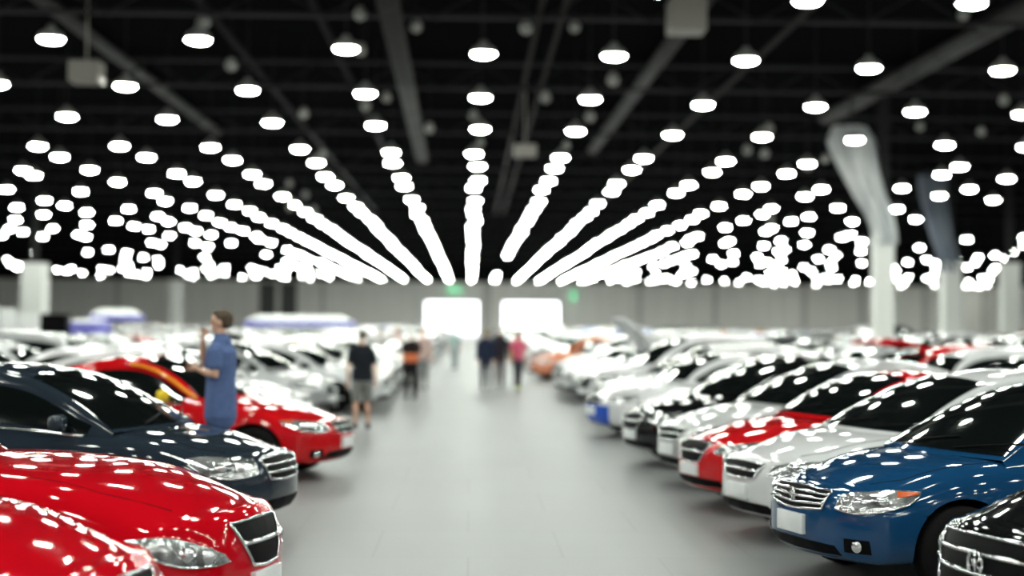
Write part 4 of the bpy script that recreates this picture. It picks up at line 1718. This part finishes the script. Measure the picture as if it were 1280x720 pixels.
pillar(1107, 60, .74, 5.6, 'white pillar with a silvery drape gathered at its top')
pillar(1193, 91, 1.05, 5.8, 'white pillar below the blue-grey drape')
pillar(1268, 91, 1.0, 5.8, 'white pillar beyond the one under the blue-grey drape')
pillar(48, 100, 1.45, 5.6, 'wide white pillar behind the white booth panels')
pillar(222, 150, 1.0, 6.0, 'slim white pillar standing alone left of the man in blue')


def drape(name, stations, m, label, folds):
    """cloth hanging in pleats through (x, y, z, half width, half depth, twist)"""
    bm = bmesh.new()
    rings = []
    n = 120
    NS = 40
    ks = [i / (len(stations) - 1) for i in range(len(stations))]
    g = lambda a, t: spline(list(zip(ks, [s_[a] for s_ in stations])), t)
    for i in range(NS + 1):
        t = i / NS
        ring = []
        for q in range(n):
            a = 2 * PI * q / n + g(5, t)
            fo = 1 + .16 * math.sin(folds * a + 1.7 * math.sin(3 * t)) + .06 * math.sin(2.3 * folds * a + 5 * t)
            ring.append(bm.verts.new((g(0, t) + math.cos(a) * g(3, t) * fo, g(1, t) + math.sin(a) * g(4, t) * fo, g(2, t))))
        rings.append(ring)
    for a, b in zip(rings, rings[1:]):
        for q in range(n):
            bm.faces.new([a[q], a[(q + 1) % n], b[(q + 1) % n], b[q]])
    bm.faces.new(rings[0])
    bm.faces.new(rings[-1][::-1])
    bmesh.ops.recalc_face_normals(bm, faces=bm.faces)
    return tag(obj(name, bm, m, None, 70), label, 'drape')


k = F / 60
P_ = lambda px, py, k: (kx(px, k), F / k, EYE + (409.5 - py) / k)
tops = [(1064, 156, .60, .45, 0), (1067, 176, .84, .55, .1), (1076, 205, .74, .50, .25), (1090, 240, .60, .46, .4), (1103, 270, .48, .46, .5), (1109, 291, .42, .52, .6), (1108, 304, .50, .52, .6)]
m_dr = noisy(mat('silver_drape', (0.42, 0.43, 0.45), 0.45, 0.15), (0.42, 0.44, 0.47), (0.80, 0.80, 0.80), 1.3, 3, .3, (1, 1, .25))
drape('ceiling_drape', [(*P_(a, b, k)[:2], P_(a, b, k)[2], c, d_, e) for a, b, c, d_, e in tops], m_dr,
      'silvery grey drape slanting from the roof down to the white pillar', 9)
bm = bmesh.new()
p = P_(1066, 160, k)
tube(bm, [(p[0], p[1], p[2] - .1), (p[0], p[1], CEIL)], .04, 8)
tag(obj('drape_hanger', bm, m_steel), 'thin dark rod holding the silvery drape under the roof', 'rod')
k = F / 91
m_dr2 = noisy(mat('blue_grey_drape', (0.12, 0.14, 0.19), 0.5), (0.10, 0.12, 0.16), (0.20, 0.23, 0.29), 1.3, 3, .3, (1, 1, .25))
tops = [(1170, 214, .80, .5, 0), (1172, 240, .78, .5, .1), (1180, 280, .66, .5, .2), (1188, 315, .56, .56, .3), (1192, 338, .60, .60, .3)]
drape('ceiling_drape', [(*P_(a, b, k)[:2], P_(a, b, k)[2], c, d_, e) for a, b, c, d_, e in tops], m_dr2,
      'darker blue-grey drape hanging above the second white pillar', 8)
bm = bmesh.new()
p = P_(1170, 216, k)
tube(bm, [(p[0], p[1], p[2] - .1), (p[0], p[1], CEIL)], .04, 8)
tag(obj('drape_hanger', bm, m_steel), 'thin dark rod holding the blue-grey drape under the roof', 'rod')

# ------------------------------------------------------------------ stands over the left rows
m_white = mat('white_panel', (0.80, 0.80, 0.80), 0.5)
m_purple = mat('purple_fabric', (0.20, 0.19, 0.66), 0.7)
k = F / 62


def canopy(px0, px1, d, ztop, zval, zlow, label, deep=3.0):
    k = F / d
    x0, x1 = kx(px0, k), kx(px1, k)
    root = empty('canopy', ((x0 + x1) / 2, d, 0))
    h = (x1 - x0) / 2
    bm = bmesh.new()     # gently pitched roof
    r1 = [bm.verts.new(p) for p in ((-h, 0, zval), (h, 0, zval), (h, deep, zval), (-h, deep, zval))]
    r2 = [bm.verts.new(p) for p in ((-h * .8, deep * .5, ztop), (h * .8, deep * .5, ztop))]
    for f in ((r1[0], r1[1], r2[1], r2[0]), (r1[2], r1[3], r2[0], r2[1]), (r1[1], r1[2], r2[1]), (r1[3], r1[0], r2[0]), (r1[3], r1[2], r1[1], r1[0])):
        bm.faces.new(f)
    obj('roof', bm, m_white, root)
    bm = bmesh.new()
    box(bm, -h - .02, h + .02, -.04, 0, zlow, zval)
    box(bm, -h - .02, h + .02, deep, deep + .04, zlow, zval)
    box(bm, -h - .04, -h, 0, deep, zlow, zval)
    box(bm, h, h + .04, 0, deep, zlow, zval)
    obj('valance', bm, m_purple, root)['label'] = 'purple valance'
    for sx in (-h + .06, h - .06):
        for yy in (.06, deep - .06):
            bm = bmesh.new()
            box(bm, sx - .04, sx + .04, yy - .04, yy + .04, 0, zval)
            obj('post', bm, m_white, root)
    tag(root, label, 'canopy')


canopy(308, 438, 69.5, 2.20, 1.93, 1.68, 'long white canopy with a purple valance behind the man in blue', 3.0)
canopy(88, 124, 62, 1.92, 1.80, 1.35, 'low white canopy with a purple valance next to the black display box', 2.4)
canopy(116, 168, 67, 2.40, 2.12, 1.90, 'taller white-topped canopy with purple valance behind the low one', 2.4)
# white booth panels, one after another
for n_, (a, b, d, zt) in enumerate(((-30, 4, 64, 2.45), (6, 26, 65.2, 2.35), (28, 52, 66.2, 2.15))):
    kk = F / d
    bm = bmesh.new()
    box(bm, kx(a, kk), kx(b, kk), d, d + .08, 0, zt, 0, .01)
    for q in (a, b):
        box(bm, kx(q, kk) - .03, kx(q, kk) + .03, d - .3, d + .3, 0, .05)
    tag(obj('booth_panel', bm, m_white), 'white booth panel, the %s of three standing in a row' % ('tallest and outermost', 'middle one', 'lowest, by the black display box')[n_], 'panel')
bm = bmesh.new()
kk = F / 60
box(bm, kx(55, kk), kx(88, kk), 60, 60.6, 1.05, 2.12, 0, .03)
box(bm, kx(58, kk), kx(85, kk), 59.97, 60.02, 1.12, 2.05)
box(bm, kx(69, kk), kx(74, kk), 60.2, 60.4, 0, 1.1)
box(bm, kx(58, kk), kx(85, kk), 59.9, 60.7, 0, .05)
tag(obj('display_box', bm, M_BLACK), 'black display box on a stand beside the white booth panels', 'display')
# green exit lights on the far wall
m_exit = mat('exit_green', (0.1, 0.6, 0.3), 0.4, emit=(0.30, 0.95, 0.50), strength=.75)
for px, py, wd, ht, lb in ((568, 364, 2.4, .8, 'green exit light above the open door straight ahead'), (717, 370, .8, 1.6, 'green exit light right of the second open door')):
    bm = bmesh.new()
    x = kx(px, kw)
    z = EYE + (407 - py) / kw
    box(bm, x - wd / 2, x + wd / 2, HALL_Y1 - .62, HALL_Y1 - .28, z - ht / 2, z + ht / 2, 0, .03)
    box(bm, x - wd / 2 + .1, x + wd / 2 - .1, HALL_Y1 - .30, HALL_Y1 - .01, z - .1, z + .1)
    tag(obj('exit_light', bm, m_exit), lb, 'exit light')
